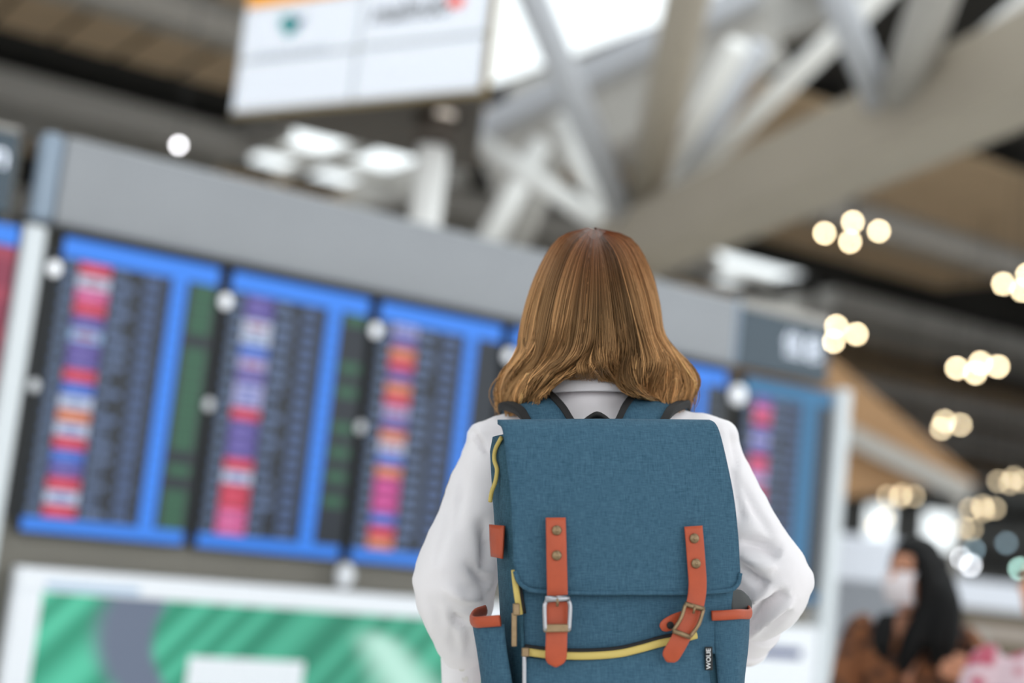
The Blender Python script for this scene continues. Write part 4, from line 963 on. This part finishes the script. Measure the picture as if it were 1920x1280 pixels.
# roller buckle with keeper on the first strap
bk1 = mk('buckle', tube([pk(1024, 1126, 0.044), pk(1021, 1140, 0.044), pk(1022, 1182, 0.044)], 0.0030, 10, 16), m_chrome, s1, True)
b1_ = s1
mk('buckle', tube([pk(1065, 1124, 0.044), pk(1069, 1138, 0.044), pk(1067, 1182, 0.044)], 0.0030, 10, 16), m_chrome, s1, True)
mk('buckle_roller', tube([pk(1022, 1123, 0.045), pk(1067, 1121, 0.045)], 0.0046, 12), m_chrome, s1, True)
mk('buckle_keeper', bbox(pk(1044, 1177, 0.044), PXv*(24*mw), PN*0.0022, PZ*0.0052, 0.0012), m_bronze, s1)
mk('buckle_prong', tube([pk(1045, 1121, 0.049), pk(1045, 1136, 0.047)], 0.0018, 8), m_bronze, s1, True)
# second buckle, twisted with its strap
mk('buckle_roller', tube([pk(1284, 1132, 0.044), pk(1320, 1142, 0.044)], 0.0036, 10), m_bronze, s2, True)
mk('buckle', tube([pk(1285, 1133, 0.045), pk(1276, 1160, 0.047), pk(1262, 1182, 0.047)], 0.0026, 8, 14), m_bronze, s2, True)
mk('buckle', tube([pk(1319, 1142, 0.045), pk(1310, 1170, 0.047), pk(1294, 1193, 0.047)], 0.0026, 8, 14), m_bronze, s2, True)
mk('buckle_keeper', tube([pk(1262, 1182, 0.048), pk(1294, 1194, 0.048)], 0.0034, 10), m_bronze, s2, True)
mk('buckle_prong', tube([pk(1303, 1136, 0.048), pk(1300, 1150, 0.047)], 0.0016, 8), m_bronze, s2, True)
strap([(1282, 1158), (1266, 1163), (1250, 1172), (1242, 1182)], (13*mw, 12*mw), [0.020, 0.022, 0.024, 0.022], 'strap_tail', pack, 16)
mk('eyelet', ell(pk(1257, 1172, 0.0275), 0.0052, 0.0052, 0.002, 12, 6, Matrix((PXv, PZ, PN)).transposed()), m_black, pack, True)
# shoulder straps over the shoulders, bound in black
def band(L, R, name, m, par, th=0.010):
    rows = [[a, (a*0.5+b*0.5), b] for a, b in zip(L, R)]
    return mk(name, sheet(rows, 12, 40, th, -YV), m, par, True)
def shoulder(Lp, Rp, bl, br):
    L = [at(*p) for p in Lp]; R = [at(*p) for p in Rp]
    o = band(L, R, 'shoulder_strap', m_teal_cloth, pack)
    for E_, O_, w_ in ((L, R, bl), (R, L, br)):
        a = [e + (o_-e).normalized()*(-0.003) + Vector((0, -0.0025, 0.0015)) for e, o_ in zip(E_, O_)]
        b = [e + (o_-e).normalized()*w_ + Vector((0, -0.0025, 0.0015)) for e, o_ in zip(E_, O_)]
        band(a, b, 'binding', m_black, o, 0.013)
shoulder([(990, 806, 2.105), (975, 783, 2.125), (955, 772, 2.165), (942, 773, 2.215), (942, 795, 2.27), (946, 850, 2.325), (950, 950, 2.35), (945, 1100, 2.345), (955, 1250, 2.31)],
         [(1082, 806, 2.095), (1062, 776, 2.11), (1042, 755, 2.14), (1026, 745, 2.19), (1018, 752, 2.25), (1014, 800, 2.32), (1012, 950, 2.355), (1010, 1100, 2.35), (1015, 1250, 2.31)], 0.010, 0.008)
shoulder([(1147, 806, 2.095), (1163, 776, 2.11), (1178, 757, 2.14), (1190, 745, 2.19), (1200, 752, 2.25), (1205, 800, 2.32), (1208, 950, 2.355), (1210, 1100, 2.35), (1205, 1250, 2.31)],
         [(1240, 806, 2.105), (1256, 783, 2.125), (1274, 771, 2.165), (1288, 768, 2.215), (1290, 790, 2.27), (1286, 850, 2.325), (1282, 950, 2.35), (1285, 1100, 2.345), (1275, 1250, 2.31)], 0.008, 0.010)
mk('grab_handle', sheet([[at(1090, 789, 2.08), at(1104, 778, 2.075), at(1119, 771, 2.07), at(1134, 777, 2.075), at(1148, 789, 2.08)], [at(1089, 794, 2.085), at(1104, 788, 2.085), at(1119, 785, 2.085), at(1134, 788, 2.085), at(1149, 794, 2.085)], [at(1088, 806, 2.085), at(1104, 804, 2.085), at(1119, 803, 2.085), at(1134, 804, 2.085), at(1150, 806, 2.085)]], 20, 8, 0.006), m_black, pack, True)

# ---------------------------------------------------------------- seated people at the right
def seated(name, label, hx, hy, Yd, k, face, skin, top_m, hair_rgb, hair_len, mask, sh, drop, body_dir, hand=None):
    """hx, hy = face centre in the picture; Yd = distance; k = figure scale"""
    c = at(hx, hy, Yd); seat_z = 0.47
    base = Vector((c.x+0.02, Yd+0.02, 0))
    t = thing(name, base, label, 'person')
    f = Vector(face).normalized(); s = f.cross(Z).normalized()
    hg, P, R = head_geos(c, f, Z, k)
    shz = c.z-drop; bc = Vector((c.x, Yd, 0)) - f*0.03
    bf = Vector((*body_dir, 0)).normalized(); bs = bf.cross(Z).normalized()
    sL, sR = bc+bs*-sh+Z*shz, bc+bs*sh+Z*shz
    hip = bc + Z*(seat_z+0.10) + bf*-0.04
    torso = [(bc+Z*(shz+0.05), bs*0.07, bf*0.06), (bc+Z*(shz+0.01), bs*sh*0.85, bf*0.085), (bc+Z*(shz-0.10), bs*sh, bf*0.11), (bc+Z*(shz-0.25), bs*sh*0.9, bf*0.105), ((bc+hip)/2+Z*0.0+Z*((shz-0.4)/2-0.02), bs*sh*0.85, bf*0.10), (hip, bs*sh*1.0, bf*0.13), (hip-Z*0.09, bs*sh*0.95, bf*0.12)]
    neckg = tube([bc+Z*shz, bc*0.5+Vector((c.x, c.y, 0))*0.5+Z*(c.z-0.12), c-Z*0.05-f*0.02], [0.062, 0.050, 0.052], 14, 8)
    els, wrs = [], []
    for q, S_ in ((-1, sL), (1, sR)):
        el = S_ + bs*q*0.06 - Z*0.27 + bf*0.03; wr = bc + bs*q*0.04*1.0 + bf*0.27 + Z*(shz-0.30); 
        if hand and q == hand[0]: el, wr = hand[1], hand[2]
        els.append(el); wrs.append(wr)
    g = hg + [neckg, rings(torso, 24)]
    cl = [rings([(a, b*1.05, d*1.06) for a, b, d in torso], 24)]
    legs = []
    for i, (q, S_) in enumerate(((-1, sL), (1, sR))):
        g.append(tube([S_, (S_+els[i])/2, els[i]], [0.044, 0.038, 0.034], 12, 8)); g.append(tube([els[i], wrs[i]], [0.033, 0.023], 12, 8))
        dd = (wrs[i]-els[i]).normalized(); g += hand_geos(wrs[i], hand[3] if hand and q == hand[0] else dd+bs*-q*0.5, Z*0.8+bf*0.3, bs*-q, 0.16, 0.6, 1)
        cl.append(tube([S_-bs*q*0.03, S_+bs*q*0.012-Z*0.02, (S_+els[i])/2+bs*q*0.01, els[i]], [0.056, 0.062, 0.060, 0.056], 14, 12)); cl.append(tube([els[i], els[i]*0.15+wrs[i]*0.85], [0.056, 0.046], 14, 8))
        h = hip + bs*q*0.09; kn = h + bf*0.42 - Z*0.06; an = kn - Z*(kn.z-0.08) + bf*0.03
        g.append(tube([h, kn, an], [0.080, 0.056, 0.036], 14, 14)); g.append(ell(an+bf*0.05-Z*0.035, 0.04, 0.04, 0.035)); g.append(tube([an-Z*0.03, an+bf*0.13-Z*0.05], [0.036, 0.026], 10))
        legs.append(tube([h, kn, an+Z*0.03], [0.092, 0.072, 0.060], 14, 14))
        shoe = fuse([tube([an-bf*0.05-Z*0.04, an+bf*0.06-Z*0.035, an+bf*0.16-Z*0.045], [0.042, 0.044, 0.032], 14, 10)], 0.008, 2); mk('shoe', shoe[:2], m_frame, t, True)
    V, F, N = fuse(g, 0.0075, 3); mk('body', (V, F), skin, t, True)
    V, F, N = fuse(cl, 0.012, 4)
    d_ = V-np.array(bc); fr_ = d_ @ np.array(bf); sd_ = np.abs(d_ @ np.array(bs)); up_ = V[:, 2]-shz      # open V neckline
    vn = (fr_ > 0.02)*np.clip((0.062*np.clip((up_+0.20)/0.22, 0, 1)-sd_)/0.012, 0, 1); V = V - np.array(bf)*(vn*0.030)[:, None]
    mk('top', (V, F), top_m, t, True)
    V, F, N = fuse([rings([(hip+Z*0.02, bs*sh*1.05, bf*0.14), (hip-Z*0.1, bs*sh*1.0, bf*0.13)], 20)]+legs, 0.014, 3); mk('trousers', (V, F), m_frame, t, True)
    # long hair falling behind the shoulders and over one of them
    hs = [ell(c+Z*0.034*k-f*0.022*k, 0.088*k, 0.108*k, 0.100*k, 20, 12, R)]
    hm = Vector((0, 0, -1))
    hs.append(tube([c+Z*0.05-f*0.08, c-Z*0.08-f*0.10, c-Z*0.25-f*0.10, c-Z*hair_len-f*0.08], [0.075, 0.085, 0.080, 0.04], 16, 14))
    for q in ((-1,) if mask else ()):
        hs.append(tube([c+s*q*0.045+Z*0.075+f*0.02, c+s*q*0.082+Z*0.01+f*0.015, c+s*q*0.090-Z*0.13+f*0.0, c+s*q*0.088-Z*0.26+f*0.07, c+s*q*0.075-Z*hair_len+f*0.10], [0.030, 0.036, 0.048, 0.046, 0.020], 14, 20))
    if mask:
        hs.append(tube([at(1676, 1136, 5.24), at(1662, 1162, 5.19), at(1653, 1200, 5.165), at(1660, 1236, 5.165)], [0.018, 0.034, 0.040, 0.02], 14, 16))
        hs.append(tube([at(1762, 1080, 5.3), at(1772, 1140, 5.2), at(1768, 1195, 5.165), at(1760, 1255, 5.165)], [0.05, 0.062, 0.060, 0.03], 14, 16))
    V, F, N = fuse(hs, 0.009, 3)
    fc = np.array(c+f*0.095*k-Z*0.005)       # keep the face clear of the hair
    d_ = V-np.array(c); fr_ = d_ @ np.array(f); up_ = d_ @ np.array(Z); sd_ = np.abs(d_ @ np.array(s))
    push = np.clip((fr_-0.052)/0.02, 0, 1)*(up_ < 0.062)*(up_ > -0.16)*(sd_ < 0.058); V = V - np.array(f)*(push*np.clip(fr_-0.03, 0, 1))[:, None]
    mk('hair', (V, F), mat('long_hair', hair_rgb, 0.6, var=0.2, scale=60, spec=0.2), t, True)
    for q in (-1, 1):
        mk('eye', ell(P(0.031*q, 0.078, 0.004), 0.012, 0.008, 0.007, 10, 8, R), mat('dark_eye', (40, 30, 26), 0.25), t, True)
        mk('eyebrow', tube([P(0.014*q, 0.087, 0.024), P(0.032*q, 0.086, 0.029), P(0.050*q, 0.074, 0.024)], 0.0035, 6, 8), mat('dark_brow', (46, 34, 28), 0.8), t, True)
    if mask:
        rows = []
        for v in np.linspace(0, 1, 6):
            zz = 0.0-0.115*v; r = []
            for u in np.linspace(-1, 1, 9):
                out = 0.124*math.cos(u*0.95)**0.8*(1-0.30*abs(v-0.42)**1.5*2) ; r.append(P(0.074*math.sin(u*1.45)*(1-0.12*v), out*0.98-0.012, zz-0.010*(1-abs(u))*v))
            rows.append(r)
        mo = mk('face_mask', sheet(rows, 18, 14, 0.003, f), mat('white_face_mask', (232, 222, 224), 0.8), t, True)
        for q in (-1, 1): mk('ear_loop', tube([P(0.070*q, 0.02, -0.03), P(0.082*q, -0.01, -0.005), P(0.076*q, -0.022, -0.03)], 0.0018, 6, 8), m_white, mo, True)
    return t, bc, bs, bf, shz, els, wrs, hip
m_brownfloral = bpy.data.materials.new('brown_patterned_blouse'); m_brownfloral.use_nodes = True
def pattern(m, c1, c2, sc, thr=0.5):
    nt = m.node_tree; b = nt.nodes['Principled BSDF']; tc = nt.nodes.new('ShaderNodeTexCoord'); nz = nt.nodes.new('ShaderNodeTexVoronoi'); nz.inputs['Scale'].default_value = sc
    rp = nt.nodes.new('ShaderNodeValToRGB'); rp.color_ramp.elements[0].position = thr-0.12; rp.color_ramp.elements[1].position = thr+0.05
    rp.color_ramp.elements[0].color = (*lin(c1), 1); rp.color_ramp.elements[1].color = (*lin(c2), 1)
    nt.links.new(tc.outputs['Object'], nz.inputs['Vector']); nt.links.new(nz.outputs['Distance'], rp.inputs[0]); nt.links.new(rp.outputs[0], b.inputs['Base Color']); b.inputs['Roughness'].default_value = 0.8
pattern(m_brownfloral, (60, 34, 22), (130, 80, 46), 24)
m_pinkfloral = bpy.data.materials.new('pink_floral_blouse'); m_pinkfloral.use_nodes = True; pattern(m_pinkfloral, (190, 90, 110), (222, 196, 204), 16)
m_tan = mat('tan_skin', (212, 150, 118), 0.5)
t, bc, bs, bf, shz, els, wrs, hip = seated('person', 'person with long black hair, white face mask and brown patterned top', 1710, 1071, 5.3, 1.0, (-0.86, -0.50, -0.05), m_tan, m_brownfloral, (9, 8, 8), 0.36, True, 0.178, 0.225, (-0.35, -0.93),
    (-1, at(1862, 1345, 5.2), at(1842, 1268, 5.02), Vector((-1, 0, 0.12))))
wt = at(1842, 1266, 5.0)
ww = mk('wristwatch', tube([at(1850, 1268, 5.02), at(1838, 1266, 5.02)], 0.033, 18), mat('pale_watch', (230, 228, 220), 0.4), t, True)
st_ = thing('stool', Vector((hip.x, hip.y, 0)), 'dark padded stool under the masked person', 'stool')
mk('seat', bbox(Vector((hip.x, hip.y, 0.42)), X*0.2, YV*0.2, Z*0.03, 0.02), m_frame, st_)
for q in (-1, 1):
    for q2 in (-1, 1): mk('leg', tube([Vector((hip.x+q*0.15, hip.y+q2*0.15, 0)), Vector((hip.x+q*0.15, hip.y+q2*0.15, 0.40))], 0.015, 8), m_greybeam, st_, True)
t2, bc2, bs2, bf2, shz2, els2, wrs2, hip2 = seated('person', 'person in a pink floral top beside the masked person', 1968, 1090, 4.5, 1.0, (-0.95, -0.30, -0.05), m_tan, m_pinkfloral, (60, 44, 36), 0.24, False, 0.185, 0.27, (-0.45, -0.9))
copy_tree(st_, Vector((hip2.x, hip2.y, 0)))['label'] = 'dark padded stool under the person in pink'
